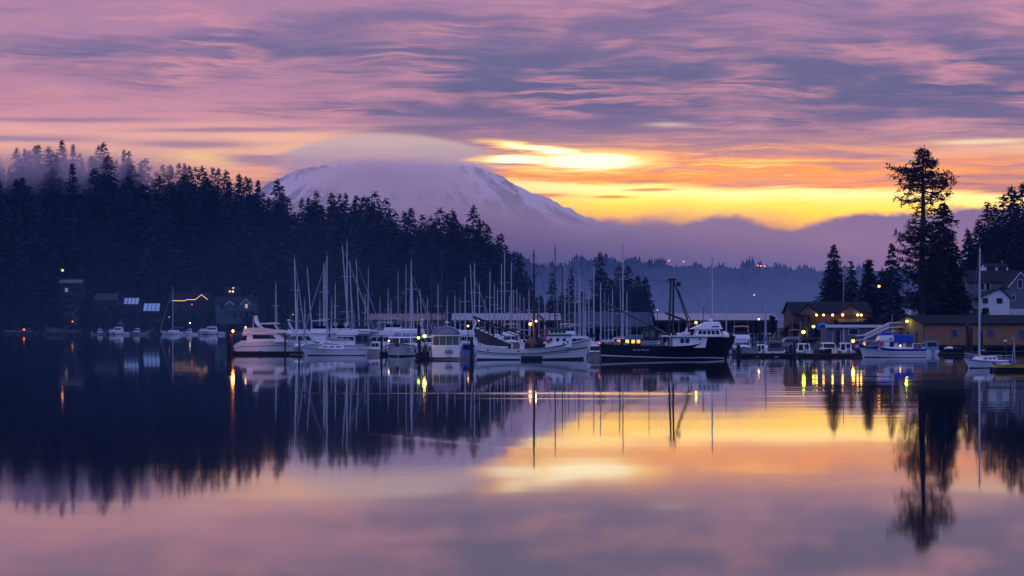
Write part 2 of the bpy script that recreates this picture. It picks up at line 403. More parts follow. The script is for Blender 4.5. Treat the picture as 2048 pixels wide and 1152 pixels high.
# ------------------------------------------------------------------ snow mountain
def vnoise(seed):
    rs = np.random.RandomState(seed); G = rs.rand(256, 256)
    def f(x, y):
        xi, yi = np.floor(x).astype(int), np.floor(y).astype(int); fx, fy = x - xi, y - yi
        fx = fx * fx * (3 - 2 * fx); fy = fy * fy * (3 - 2 * fy)
        a, b_, c, d = G[yi % 256, xi % 256], G[yi % 256, (xi + 1) % 256], G[(yi + 1) % 256, xi % 256], G[(yi + 1) % 256, (xi + 1) % 256]
        return (a * (1 - fx) + b_ * fx) * (1 - fy) + (c * (1 - fx) + d * fx) * fy
    return f
def make_mountain():
    D = 40000.0; k = D / FPX
    prof_r = [(0, 291), (90, 291), (150, 289), (188, 280), (215, 268), (255, 246), (310, 224), (360, 198), (420, 178), (520, 150), (700, 100), (1000, 0)]
    prof_l = [(0, 291), (110, 291), (155, 291), (174, 286), (200, 278), (225, 266), (270, 238), (340, 196), (450, 150), (600, 100), (800, 0)]
    n, mrows = 260, 110
    us = np.linspace(0, 1900, n); ds = np.linspace(-800, 900, mrows)      # ds in the same unit, along the view
    U, Dd = np.meshgrid(us, ds)
    rx = U - 790.0
    ang = np.arctan2(Dd, rx)
    r = np.hypot(rx, Dd * 0.9)
    hr = np.interp(r, [p[0] for p in prof_r], [p[1] for p in prof_r]); hl = np.interp(r, [p[0] for p in prof_l], [p[1] for p in prof_l])
    w = 0.5 + 0.5 * np.cos(ang); H = hr * w + hl * (1 - w)
    f = vnoise(3); g2 = vnoise(5)
    rid = 1 - np.abs(2 * f(ang * 7 + 40, r / 150.0 + 10) - 1)
    rid2 = 1 - np.abs(2 * g2(ang * 19 + 60, r / 60.0 + 10) - 1)
    fin = f(U / 9.0, Dd / 9.0 + 30)
    am = np.clip((r - 60) / 120, 0, 1) * np.clip(H / 120, 0, 1)
    H = H + am * ((rid - 0.6) * 22 + (rid2 - 0.6) * 12 + (fin - 0.5) * 5)
    vs = [((U[j, i] - 1024) * k, D + Dd[j, i] * k, CAMH + H[j, i] * k) for j in range(mrows) for i in range(n)]
    fs = [(j * n + i, j * n + i + 1, (j + 1) * n + i + 1, (j + 1) * n + i) for j in range(mrows - 1) for i in range(n - 1)]
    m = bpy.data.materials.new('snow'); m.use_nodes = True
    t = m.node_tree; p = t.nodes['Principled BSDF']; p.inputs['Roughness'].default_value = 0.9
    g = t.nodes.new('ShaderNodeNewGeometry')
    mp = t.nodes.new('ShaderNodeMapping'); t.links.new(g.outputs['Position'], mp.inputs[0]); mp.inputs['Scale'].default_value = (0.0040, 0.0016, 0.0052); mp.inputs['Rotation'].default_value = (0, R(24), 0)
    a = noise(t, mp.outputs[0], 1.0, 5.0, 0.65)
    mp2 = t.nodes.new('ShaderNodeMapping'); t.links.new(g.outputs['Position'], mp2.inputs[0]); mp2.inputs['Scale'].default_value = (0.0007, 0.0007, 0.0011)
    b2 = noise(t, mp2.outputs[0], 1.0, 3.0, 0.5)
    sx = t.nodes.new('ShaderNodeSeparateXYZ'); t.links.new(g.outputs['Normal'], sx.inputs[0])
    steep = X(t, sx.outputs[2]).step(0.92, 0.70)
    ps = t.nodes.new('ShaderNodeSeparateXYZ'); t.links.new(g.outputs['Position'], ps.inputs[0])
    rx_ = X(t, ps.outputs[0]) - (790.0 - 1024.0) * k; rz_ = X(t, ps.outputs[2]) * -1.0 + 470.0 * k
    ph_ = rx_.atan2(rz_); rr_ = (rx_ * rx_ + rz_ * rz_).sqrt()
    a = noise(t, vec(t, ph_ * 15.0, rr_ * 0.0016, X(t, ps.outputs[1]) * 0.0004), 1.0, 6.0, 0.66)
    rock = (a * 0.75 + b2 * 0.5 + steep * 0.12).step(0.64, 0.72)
    t.links.new(mix(t, rock * 0.8, (0.90, 0.73, 0.66, 1), (0.30, 0.23, 0.23, 1)), p.inputs['Base Color'])  # pink dawn light is put into the snow's base colour
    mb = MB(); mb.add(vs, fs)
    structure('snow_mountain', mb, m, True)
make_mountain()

def vapour(name, c, dens, aniso, cells=2.0, seed=0.0, edge=1.0):
    """vapour that thins out towards the rim of its lens (object space) and is uneven inside"""
    m = bpy.data.materials.new(name); m.use_nodes = True
    t = m.node_tree; t.nodes.clear()
    o = t.nodes.new('ShaderNodeOutputMaterial'); v = t.nodes.new('ShaderNodeVolumePrincipled')
    v.inputs['Color'].default_value = (*c, 1); v.inputs['Anisotropy'].default_value = aniso
    g = t.nodes.new('ShaderNodeTexCoord'); s3 = t.nodes.new('ShaderNodeSeparateXYZ'); t.links.new(g.outputs['Object'], s3.inputs[0])
    x, y, z = (X(t, s3.outputs[i]) for i in range(3))
    n = noise(t, vec(t, x * cells + seed, y * 0.7, z * cells * 0.55), 1.0, 3.0, 0.55)
    r = (x * x + y * y + z * z).sqrt() + (n - 0.5) * 0.55 * edge
    t.links.new((r.step(1.0, 0.25) * dens).o, v.inputs['Density'])
    t.links.new(v.outputs[0], o.inputs['Volume'])
    return m
def bank(name, u0, u1, v0, v1, Y, depth, tau, c, seed, aniso=0.88, cells=2.0):
    """cloud seen between columns u0..u1 and rows v0..v1 at distance Y; tau = optical depth through its middle"""
    k = Y / FPX; cc = at((u0 + u1) / 2, (v0 + v1) / 2, Y)
    mb = MB(); mb.dome((0, 0, 0), 1.0, n=32, m=20)
    o = mb.build(name, vapour(name, c, tau / (1.1 * depth), aniso, cells, seed), None, True)
    o.location = cc; o.scale = ((u1 - u0) / 2 * k, depth, (v1 - v0) / 2 * k)
    return tag(o, kind='stuff')
# cap cloud sitting on the summit, mist round the foot of the mountain and on the hill top
bank('cap_cloud', 520, 1020, 312, 400, 33000, 2500, 3.2, (0.995, 0.96, 0.93), 4.0, 0.90, 1.1)
bank('valley_fog', 200, 1900, 392, 680, 22000, 3200, 5.0, (0.995, 0.92, 0.90), 8.0, 0.90, 2.6)
bank('valley_fog', 300, 1260, 316, 560, 27000, 3000, 1.3, (0.995, 0.90, 0.84), 19.0, 0.92, 1.6)
bank('bay_mist', 500, 2500, 474, 800, 2950, 230, 0.45, (0.72, 0.88, 1.0), 33.0, 0.45, 3.0)
bank('bay_mist', -500, 1500, 340, 980, 735, 40, 0.055, (0.42, 0.66, 1.0), 27.0, 0.35, 3.0)
bank('hill_mist', -260, 500, 280, 402, 1095, 46, 1.5, (0.97, 0.92, 0.98), 11.0, 0.88, 2.6)

# ------------------------------------------------------------------ conifers
def leaf_mat(name, c):
    m = bpy.data.materials.new(name); m.use_nodes = True
    t = m.node_tree; p = t.nodes['Principled BSDF']; p.inputs['Roughness'].default_value = 0.75; p.inputs['Specular IOR Level'].default_value = 0.2
    g = t.nodes.new('ShaderNodeTexCoord'); n = noise(t, g.outputs['Object'], 0.5, 3.0)
    t.links.new(ramp(t, n, [(0.3, (c[0] * 0.6, c[1] * 0.6, c[2] * 0.6, 1)), (0.7, (c[0] * 1.4, c[1] * 1.4, c[2] * 1.3, 1))]), p.inputs['Base Color'])
    return m
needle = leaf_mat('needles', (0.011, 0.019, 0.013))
bark = mat('bark', (0.035, 0.026, 0.020), 0.95, var=0.3, scale=2.0)
def spray(vs, fs, p, d, w, l, r):
    """one hanging flat spray of needles"""
    side = d.cross(Vector((r.uniform(-.5, .5), r.uniform(-.5, .5), 1))).normalized() * w
    dr = Vector((r.uniform(-.3, .3), r.uniform(-.3, .3), r.uniform(-.75, .05))) * l
    o = len(vs); q = p + d * l + dr
    vs.extend([p - side * 0.6, p + side * 0.6, q + side, q - side * 0.3]); fs.append((o, o + 1, o + 2, o + 3))
def conifer_meshes(seed, H, spread, gap=0.0, bare=0.08, whorls=34, ragged=0.3, shape=0.9, dens=1.0):
    r = random.Random(seed); vs = []; fs = []
    for i in range(whorls):
        k = ((i + r.random()) / whorls) ** 0.85
        z = H * (bare + (1 - bare) * k); dz = H / whorls
        reach = spread * (1 - k) ** shape * (0.85 + 0.15 * math.sin(k * 19 + seed)) + 0.22
        if k < 0.14: reach *= 0.45 + k * 3.9
        nb = max(4, int((8 - 3 * k) * dens))
        for j in range(nb):
            if r.random() < gap: continue
            th = 2 * math.pi * (j + r.random()) / nb; zj = r.uniform(-.8, .8) * dz
            L = reach * (1 + ragged * (r.random() * 2 - 1))
            d = Vector((math.cos(th), math.sin(th), 0)); steps = max(2, int(L / 0.75))
            for s in range(steps):
                f = (s + 0.5 + r.random() * 0.5) / steps
                droop = -0.42 * L * f * f + 0.06 * L * f + (0.5 if k > 0.8 else 0.0) * L * f
                c0 = Vector((0, 0, z + zj + droop)) + d * (L * f)
                for q in range(3):
                    dd = (d + Vector((r.uniform(-.8, .8), r.uniform(-.8, .8), r.uniform(-.2, .25)))).normalized()
                    spray(vs, fs, c0, dd, 0.26 + 0.50 * (1 - k), 0.6 + 1.1 * (1 - k), r)
    for q in range(14):
        spray(vs, fs, Vector((0, 0, H - 0.13 * q)), Vector((r.uniform(-.4, .4), r.uniform(-.4, .4), 0.9)).normalized(), 0.10 + 0.015 * q, 0.9, r)
    crown = MB(); crown.add(vs, fs)
    trunk = MB(); trunk.tube([(0, 0, -1.5), (0.05, 0, H * 0.5), (0, 0, H * 0.985)], [H * 0.013 + 0.08, H * 0.008 + .05, 0.03], 7)
    return crown, trunk
def tree_proto(name, crown, trunk, label, cat='tree', group=None, leaf=needle):
    o = empty(name, (0, 0, 0), 0, label, cat, group)
    trunk.build('trunk', bark, o); crown.build('crown', leaf, o)
    return o
protos = []
for i in range(9):
    H = 30.0
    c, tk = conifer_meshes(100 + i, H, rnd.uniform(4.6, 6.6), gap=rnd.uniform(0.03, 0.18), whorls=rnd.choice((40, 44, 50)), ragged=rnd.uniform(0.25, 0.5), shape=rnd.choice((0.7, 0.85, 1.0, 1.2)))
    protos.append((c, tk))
def plant(kind, x, Y, z, H, rz, label, group, width=1.0):
    if kind not in PROTO:
        c, tk = protos[kind]
        PROTO[kind] = tree_proto('conifer', c, tk, label, 'tree', group); o = PROTO[kind]
    else: o = copy_tree(PROTO[kind])
    s = H / 30.0
    o.location = (x, Y, z); o.rotation_euler = (rnd.gauss(0, .018), rnd.gauss(0, .018), rz); o.scale = (s * width, s * width, s)
    tag(o, label, 'tree', group)
    return o
PROTO = {}
def skyline_trees():
    u = -70.0
    while u < 1066:
        v = ip(u, SKY_L)
        jit = rnd.choice((0, 4, 10, 18, 26, 36)) * (1.0 if u < 980 else 0.4)
        if any(abs(u - p[0]) < 6 for p in SKY_L): jit = 0
        Y = ridge_y(u) + rnd.uniform(-25, 25)
        g0 = land_left((u - 1024) * Y / FPX, Y)
        top = at(u, v + jit, Y).z
        H = max(12.0, top - g0)
        if u < 340: lab, grp = 'conifer of the misty hilltop skyline, veiled in mauve mist', 'misty hilltop conifers'
        elif u < 590: lab, grp = 'dark conifer of the hillside skyline between the mist and the mountain', 'conifers along the sloping skyline'
        else: lab, grp = 'tall dark conifer standing in front of the snowy mountain', 'conifers before the mountain'
        plant(rnd.randrange(9), (u - 1024) * Y / FPX, Y, g0 - 0.3, H, rnd.uniform(0, 6.28), lab, grp, rnd.uniform(0.85, 1.35) * (30.0 / H) ** 0.35)
        u += rnd.uniform(9, 14)
    n = 0
    while n < 180:
        u = rnd.uniform(-70, 1030); k = rnd.uniform(0.12, 0.94)
        Y = shore_y(u) + (ridge_y(u) - shore_y(u)) * k
        if k < 0.3 and 90 < u < 520: continue
        x = (u - 1024) * Y / FPX; g0 = land_left(x, Y)
        lim = at(u, ip(u, SKY_L) + 16 + 30 * (1 - k), Y).z
        H = min(rnd.uniform(24, 40), lim - g0)
        if H < 14: continue
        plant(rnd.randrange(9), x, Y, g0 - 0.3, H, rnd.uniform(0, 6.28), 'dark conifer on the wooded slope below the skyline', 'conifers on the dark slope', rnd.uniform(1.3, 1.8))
        n += 1
skyline_trees()
# far-off wood along the ridge: one mass
def far_wood():
    mb = MB(); r = random.Random(5)
    for i in range(900):
        u = r.uniform(760, 2080); Y = r.uniform(3420, 3640)
        x = (u - 1024) * Y / FPX; z = land_far(x, Y)
        H = 3 + 4 * r.random() + 8 * max(0.0, math.sin(u * .013 + 1) * math.sin(u * .047) + .15) * r.random()
        if 1385 < u < 1412 and i % 2: H *= 1.5
        w = H * r.uniform(0.22, 0.42); vs = []; fs = []
        for l in range(5):
            z0 = z + H * (0.05 + 0.17 * l); rr = w * (1 - l / 5.2); o = len(vs)
            for k in range(7):
                a = 2 * math.pi * (k + r.random() * 0.5) / 7; q = rr * r.uniform(0.6, 1.25)
                vs.append((x + q * math.cos(a), Y + q * math.sin(a), z0 + r.uniform(-.6, .6)))
            vs.append((x, Y, z0 + H * 0.34))
            for k in range(7): fs.append((o + k, o + (k + 1) % 7, o + 7))
        mb.add(vs, fs)
    tag(mb.build('ridge_wood', needle), kind='stuff')
far_wood()

# ------------------------------------------------------------------ boat materials
white = mat('gelcoat_white', (0.78, 0.77, 0.78), 0.35, var=0.05, scale=0.6)
offwhite = mat('gelcoat_cream', (0.62, 0.60, 0.58), 0.45, var=0.08, scale=0.7)
greyp = mat('grey_paint', (0.22, 0.22, 0.24), 0.55, var=0.15, scale=0.8)
darkp = mat('dark_paint', (0.010, 0.010, 0.013), 0.5, 0.0, 0.3, var=0.3, scale=0.8)
blackhull = mat('black_hull', (0.006, 0.006, 0.009), 0.4, 0.0, 0.3, var=0.3, scale=0.5)
navyhull = mat('navy_hull', (0.016, 0.022, 0.06), 0.3)
glassd = mat('dark_glass', (0.006, 0.008, 0.012), 0.12, 0.0, 0.22)
glassg = mat('green_glass', (0.05, 0.07, 0.055), 0.15)
alu = mat('aluminium', (0.50, 0.50, 0.54), 0.42, 0.5)
alud = mat('dull_aluminium', (0.30, 0.30, 0.34), 0.5, 0.4)
steel = mat('dark_steel', (0.020, 0.020, 0.024), 0.55, 0.3)
bluec = mat('blue_canvas', (0.015, 0.055, 0.42), 0.85, var=0.15, scale=1.5)
bluet = mat('blue_tarp', (0.02, 0.14, 0.50), 0.7, var=0.2, scale=1.5)
navyc = mat('navy_canvas', (0.012, 0.016, 0.045), 0.9, var=0.2, scale=1.5)
tanc = mat('tan_canvas', (0.30, 0.25, 0.21), 0.9, var=0.15, scale=1.5)
greyc = mat('grey_canvas', (0.30, 0.30, 0.36), 0.9, var=0.15, scale=1.5)
orangec = mat('orange_paint', (0.50, 0.11, 0.03), 0.7, var=0.2, scale=1.2)
redp = mat('red_paint', (0.42, 0.03, 0.03), 0.6)
greenp = mat('green_trim', (0.012, 0.10, 0.07), 0.5)
bluep = mat('blue_trim', (0.012, 0.035, 0.34), 0.4)
teak = mat('teak', (0.20, 0.11, 0.06), 0.7, var=0.25, scale=3.0)
rope = mat('rigging_wire', (0.16, 0.16, 0.18), 0.5, 0.3)
rubber = mat('rubber', (0.025, 0.025, 0.03), 0.7)
wood = mat('weathered_wood', (0.035, 0.030, 0.028), 0.9, var=0.35, scale=1.5)
creo = mat('piling_wood', (0.014, 0.012, 0.012), 0.95, var=0.3, scale=2.0)
yellowp = mat('yellow_plastic', (0.55, 0.34, 0.02), 0.45)
boot = mat('bottom_paint', (0.012, 0.016, 0.030), 0.6)

class Hull:
    def __init__(s, sheer, xw0, xw1, B, tw=0.8, flare=0.9, bflare=0.4, full=2.2, draft=0.55):
        s.sh = sorted(sheer); s.x0, s.x1 = s.sh[0][0], s.sh[-1][0]
        s.xw0, s.xw1, s.B, s.tw, s.fl, s.bf, s.full, s.draft = xw0, xw1, B, tw, flare, bflare, full, draft
    def half(s, t):
        w = s.tw + (1 - s.tw) * math.sin(min(1, t / 0.45) * math.pi / 2)
        if t > 0.45: w *= max(0.012, 1 - ((t - 0.45) / 0.55) ** s.full)
        return s.B / 2 * w
    def deck(s, t):
        x = s.x0 + (s.x1 - s.x0) * t
        return x, float(np.interp(x, [p[0] for p in s.sh], [p[1] for p in s.sh]))
    def pt(s, t, f, sg, off=0.0):
        xd, zd = s.deck(t); xw = s.xw0 + (s.xw1 - s.xw0) * t
        hb = s.half(t); hw = hb * (s.fl + (s.bf - s.fl) * max(0, (t - 0.4) / 0.6) ** 1.3)
        return (xw + (xd - xw) * f, sg * (hw + (hb - hw) * f ** 1.3 + off), zd * f)
    def body(s, mb, n=18):
        secs = []
        for i in range(n + 1):
            t = i / n; xw = s.xw0 + (s.xw1 - s.xw0) * t; hw = abs(s.pt(t, 0, 1)[1])
            P = [s.pt(t, f, 1) for f in (1, 0.75, 0.5, 0.25, 0)]
            S = [s.pt(t, f, -1) for f in (0, 0.25, 0.5, 0.75, 1)]
            secs.append(P + [(xw, hw * 0.7, -s.draft * 0.7), (xw, 0, -s.draft), (xw, -hw * 0.7, -s.draft * 0.7)] + S)
        return mb.loft(secs)
    def band(s, mb, f0, f1, off=0.025, t0=0.0, t1=0.985, n=18, sides=(1, -1)):
        for sg in sides:
            secs = []
            for i in range(n + 1):
                t = t0 + (t1 - t0) * i / n
                a = f0(t) if callable(f0) else f0; b_ = f1(t) if callable(f1) else f1
                secs.append([s.pt(t, b_, sg, off), s.pt(t, a, sg, off), s.pt(t, a, sg, -0.04), s.pt(t, b_, sg, -0.04)])
            mb.loft(secs)
        return mb
class Cab:
    """cabin block: bottom x from a0 to b0, top x from a1 to b1, half widths w0, w1"""
    def __init__(s, a0, b0, a1, b1, w0, w1, z0, z1): s.__dict__.update(locals())
    def p(s, t, h, sg, off=0.0):
        xa = s.a0 + (s.a1 - s.a0) * h; xb = s.b0 + (s.b1 - s.b0) * h
        return (xa + (xb - xa) * t, sg * (s.w0 + (s.w1 - s.w0) * h + off), s.z0 + (s.z1 - s.z0) * h)
    def body(s, mb, crown=0.06):
        secs = []
        for h in (0, 0.9, 1.0):
            i = 0.0 if h < 1 else crown
            q = [s.p(0, h, 1), s.p(1, h, 1), s.p(1, h, -1), s.p(0, h, -1)]
            cx = (q[0][0] + q[1][0]) / 2
            secs.append([(cx + (x - cx) * (1 - i * 0.6), y * (1 - i), z) for x, y, z in q])
        return mb.loft(secs)
    def win(s, t0, t1, h0, h1, parent, m=None, sides=(-1, 1)):
        for sg in sides:
            mb = MB(); o = []
            for off in (0.025, -0.03):
                o += [s.p(t0, h0, sg, off), s.p(t1, h0, sg, off), s.p(t1, h1, sg, off), s.p(t0, h1, sg, off)]
            mb.add(o, [(0, 1, 2, 3), (7, 6, 5, 4), (0, 4, 5, 1), (1, 5, 6, 2), (2, 6, 7, 3), (3, 7, 4, 0)])
            mb.build('window', m or glassd, parent)
    def end(s, t, y0, y1, h0, h1, parent, m=None, name='windshield'):
        """pane on the front (t=1) or back (t=0) face, y0..y1 as a share of the half width"""
        mb = MB(); d = 0.03 if t == 1 else -0.03; o = []
        for off in (d, -d):
            for (yy, h) in ((y0, h0), (y1, h0), (y1, h1), (y0, h1)):
                x, y, z = s.p(t, h, 1); o.append((x + off, yy * y, z))
        mb.add(o, [(0, 1, 2, 3), (7, 6, 5, 4), (0, 4, 5, 1), (1, 5, 6, 2), (2, 6, 7, 3), (3, 7, 4, 0)])
        mb.build(name, m or glassd, parent)
def one(name, parent, m, fn, smooth=False):
    mb = MB(); fn(mb); return mb.build(name, m, parent, smooth)
def railing(hl, parent, t0=0.3, t1=0.99, h=0.65, step=0.09, m=None, inset=0.10):
    mb = MB()
    for sg in (1, -1):
        pts = []; t = t0
        while t <= t1 + 1e-6:
            x, y, z = hl.pt(min(t, t1), 1, sg); y = y - sg * min(inset, abs(y))
            pts.append((x, y, z + h)); mb.tube([(x, y, z - 0.03), (x, y, z + h)], 0.022, 4)
            t += step
        mb.tube(pts, 0.024, 4)
        mb.tube([(a, b_, c - h * 0.5) for a, b_, c in pts], 0.014, 4)
    return mb.build('railing', m or alu, parent)
def radar(parent, x, y, z, r=0.3):
    one('radar_dome', parent, white, lambda b: (b.dome((x, y, z), r, 1, 1, 0.55, 10, 6), b.tube([(x, y, z - 0.5), (x, y, z - 0.1)], 0.05)), True)
def antenna(parent, x, y, z, h, r=0.018, lean=0.0):
    one('antenna', parent, white, lambda b: b.tube([(x, y, z), (x + lean, y, z + h)], [r, r * 0.6], 5))

# ------------------------------------------------------------------ sailboats
def sailboat(x, Y, rz, L, mast, lean, label, group=None, hullm=None, cover=None, mastx=0.06, mr=0.10, spread=2, furl=True, dark=False, boomlen=0.36, stays=True, detail=True):
    o = empty('sailboat', (x, Y, 0), rz, label, 'sailboat', group)
    B = L * 0.31; fb = 0.08 * L + 0.25
    hl = Hull([(-L / 2, fb), (-L * 0.1, fb * 0.92), (L * 0.2, fb * 1.02), (L / 2, fb * 1.35)], -L / 2 + 0.25, L / 2 - 0.11 * L, B, 0.66, 0.88, 0.5, 1.9, 0.5)
    hm = hullm or white
    one('hull', o, hm, hl.body)
    one('waterline_stripe', o, boot, lambda b: hl.band(b, 0.0, 0.10))
    if detail: one('sheer_stripe', o, bluep if hm is white else white, lambda b: hl.band(b, 0.84, 0.90))
    c = Cab(-L * 0.16, L * 0.26, -L * 0.14, L * 0.16, B * 0.31, B * 0.25, fb * 0.9, fb + 0.48)
    one('cabin', o, white, c.body)
    for i in range(3): c.win(0.10 + 0.28 * i, 0.30 + 0.28 * i, 0.45, 0.78, o)
    mx = L * mastx; mm = steel if dark else (alu if rnd.random() < 0.7 else alud)
    top = (mx - lean, 0, mast)
    mb = MB(); mb.tube([(mx, 0, fb + 0.2), (mx - lean * 0.5, 0, mast * 0.5), top], [mr, mr * 0.95, mr * 0.62], 8)
    for j in range(spread):
        k = (j + 1) / (spread + 1); zz = mast * k; xx = mx - lean * k; w = B * (0.34 - 0.06 * j)
        mb.tube([(xx, -w, zz + .06), (xx, 0, zz), (xx, w, zz + .06)], 0.035, 4)
    mb.tube([(top[0], 0, mast), (top[0], 0, mast + 0.55)], 0.018, 4)
    mb.build('mast', mm, o)
    bz = fb + 1.25; bl = L * boomlen
    one('boom', o, mm, lambda b: b.tube([(mx - lean * 0.08, 0, bz), (mx - bl, 0, bz - 0.06)], 0.07, 6))
    one('sail_cover', o, cover or navyc, lambda b: b.tube([(mx - 0.12 - lean * 0.1, 0, bz + 0.55), (mx - 0.3, 0, bz + 0.22), (mx - bl * 0.5, 0, bz + 0.17), (mx - bl * 0.97, 0, bz + 0.08)], [0.13, 0.21, 0.19, 0.09], 7), True)
    if stays:
        mb = MB(); tp = Vector(top)
        if not furl: mb.tube([tp, (L / 2 - 0.1, 0, fb * 1.3)], 0.014, 3)
        mb.tube([tp, (-L / 2 + 0.1, 0, fb)], 0.014, 3)
        for sg in (1, -1):
            k = 0.66; mb.tube([tp, (mx - lean * k, sg * B * 0.30, mast * k), (mx, sg * B * 0.44, fb)], 0.013, 3)
        mb.build('rigging', rope, o)
        if furl:
            one('furled_jib', o, greyc, lambda b: b.tube([tp - Vector((0, 0, 0.4)), ((top[0] + L / 2 - 0.1) / 2, 0, (mast + fb * 1.3) / 2), (L / 2 - 0.15, 0, fb * 1.35)], [0.03, 0.085, 0.10], 6))
    if detail: railing(hl, o, 0.05, 0.98, 0.6, 0.155)
    return o

used = []
def free(x, Y, hx, hy):
    return all(abs(x - a) > hx + c or abs(Y - b_) > hy + d for a, b_, c, d in used)
def claim(x, Y, hx, hy): used.append((x, Y, hx, hy))

# ------------------------------------------------------------------ motor boats
def cruiser(x, Y, rz, L, B, label, group=None, fly=True, arch=True, hardtop=False, canvas=None, hullm=None, stripe=None, scale_h=1.0, canopy=None, name='motor_cruiser', fb=None, cat='motor boat', domes=0, ant=2, tint=None, trunk=True):
    o = empty(name, (x, Y, 0), rz, label, cat, group)
    fb = fb or (0.075 * L + 0.35); body = tint or white
    hl = Hull([(-L / 2, fb * 0.86), (-L * 0.05, fb), (L * 0.25, fb * 1.2), (L / 2, fb * 1.42)], -L / 2 + 0.1, L / 2 - 0.13 * L, B, 0.9, 0.88, 0.3, 2.3, 0.5)
    one('hull', o, hullm or white, hl.body)
    one('waterline_stripe', o, boot, lambda b: hl.band(b, 0.0, 0.12))
    one('rub_rail', o, stripe or greyp, lambda b: hl.band(b, 0.90, 0.96, 0.05))
    H = scale_h
    c = Cab(-L * 0.22, L * 0.24, -L * 0.20, L * 0.10, B * 0.41, B * 0.36, fb * 0.9, fb + 1.55 * H)
    one('deckhouse', o, body, c.body)
    for i in range(3): c.win(0.06 + 0.29 * i, 0.32 + 0.29 * i, 0.46, 0.84, o)
    c.end(1, -0.92, -0.04, 0.40, 0.88, o); c.end(1, 0.04, 0.92, 0.40, 0.88, o)
    tr = Cab(L * 0.16, L * 0.40, L * 0.16, L * 0.34, B * 0.30, B * 0.22, fb * 1.05, fb * 1.25 + 0.42)
    if trunk: one('trunk_cabin', o, body, tr.body)
    zt = c.z1
    if fly:
        f = Cab(-L * 0.26, L * 0.11, -L * 0.24, L * 0.07, B * 0.40, B * 0.38, zt + 0.02, zt + 0.72 * H)
        one('flybridge', o, body, f.body)
        one('fly_windscreen', o, glassd, lambda b: b.loft([[(L * 0.07, -B * 0.34, zt + 0.70 * H), (L * 0.07, B * 0.34, zt + 0.70 * H), (L * 0.03, B * 0.30, zt + 1.15 * H), (L * 0.03, -B * 0.30, zt + 1.15 * H)], [(L * 0.07 - .05, -B * 0.34, zt + 0.70 * H), (L * 0.07 - .05, B * 0.34, zt + 0.70 * H), (L * 0.03 - .05, B * 0.30, zt + 1.15 * H), (L * 0.03 - .05, -B * 0.30, zt + 1.15 * H)]]))
        zf = f.z1
    else: zf = zt
    if canvas:
        one('bimini', o, canvas, lambda b: b.loft([[(-L * 0.24 + L * 0.27 * i / 4, y, zf + 1.25 * H + 0.16 * math.sin(math.pi * i / 4) - 0.10 * (abs(y) / (B * 0.38)) ** 2 + dz) for y, dz in ((-B * .38, 0), (0, 0), (B * .38, 0), (B * .38, -.06), (0, -.06), (-B * .38, -.06))] for i in range(5)]))
        one('canvas_frame', o, alu, lambda b: [b.tube([(xx, sg * B * 0.36, zf - 0.1), (xx, sg * B * 0.36, zf + 1.2 * H)], 0.025, 4) for xx in (-L * 0.22, L * 0.01) for sg in (1, -1)])
    if arch:
        za = zf + 1.1 * H
        one('radar_arch', o, white, lambda b: [b.tube([(-L * 0.16, sg * B * 0.40, zf - 0.3), (-L * 0.23, sg * B * 0.36, za), (-L * 0.23, -sg * 0.02, za + 0.06)], [0.16, 0.12, 0.10], 6) for sg in (1, -1)])
        radar(o, -L * 0.23, 0, za + 0.32, 0.32)
    if hardtop:
        zt2 = zf + (1.35 if fly else 1.0) * H
        one('hardtop', o, white, lambda b: b.loft([[(-L * 0.22, -B * 0.39, zt2), (-L * 0.22, B * 0.39, zt2), (L * 0.05, B * 0.36, zt2 + 0.05), (L * 0.05, -B * 0.36, zt2 + 0.05)], [(-L * 0.21, -B * 0.36, zt2 + 0.14), (-L * 0.21, B * 0.36, zt2 + 0.14), (L * 0.03, B * 0.32, zt2 + 0.16), (L * 0.03, -B * 0.32, zt2 + 0.16)]]))
        one('hardtop_posts', o, white, lambda b: [b.tube([(xx, sg * B * 0.34, zf - 0.1), (xx - 0.15, sg * B * 0.34, zt2 + 0.02)], 0.05, 5) for xx in (-L * 0.19, L * 0.02) for sg in (1, -1)])
    for i in range(domes):
        xx = -L * 0.02 - 1.3 * i; yy = (B * 0.2) * (-1) ** i
        one('satellite_dome', o, white, lambda b: (b.dome((xx, yy, zf + 0.75), 0.42, 1, 1, 1.1, 10, 7), b.tube([(xx, yy, zf - 0.1), (xx, yy, zf + 0.5)], 0.09)), True)
    if canopy:
        k = Cab(-L * 0.46, -L * 0.21, -L * 0.44, -L * 0.21, B * 0.42, B * 0.38, fb * 0.9, fb + 1.75 * H)
        one('cockpit_canopy', o, canopy, k.body); k.win(0.12, 0.45, 0.35, 0.85, o, glassd); k.win(0.55, 0.9, 0.35, 0.85, o, glassd)
        k.end(0, -0.85, 0.85, 0.35, 0.85, o, glassd, 'window')
    for i in range(ant): antenna(o, -L * (0.20 - 0.14 * i), B * 0.34 * (-1) ** i, zf, rnd.uniform(2.2, 3.6))
    for tf in (0.25, 0.5, 0.7):
        for sg in (1, -1):
            x_, y_, z_ = hl.pt(tf, 0.7, sg, 0.14); one('fender_or_hull_shade', o, rnd.choice((navyc, white, rubber)), lambda b: b.tube([(x_, y_, z_ - .55), (x_, y_, z_ - .45), (x_, y_, z_ - .05), (x_, y_, z_ + .05)], [.06, .13, .13, .04], 6))
    for sg in (1, -1): one('cabin_top_rail', o, alu, lambda b: b.tube([(-L * .19, sg * B * .33, zt + .0), (-L * .19, sg * B * .33, zt + .16), (L * .06, sg * B * .31, zt + .16), (L * .06, sg * B * .31, zt)], .02, 4))
    railing(hl, o, 0.45, 0.985, 0.7, 0.11)
    return o
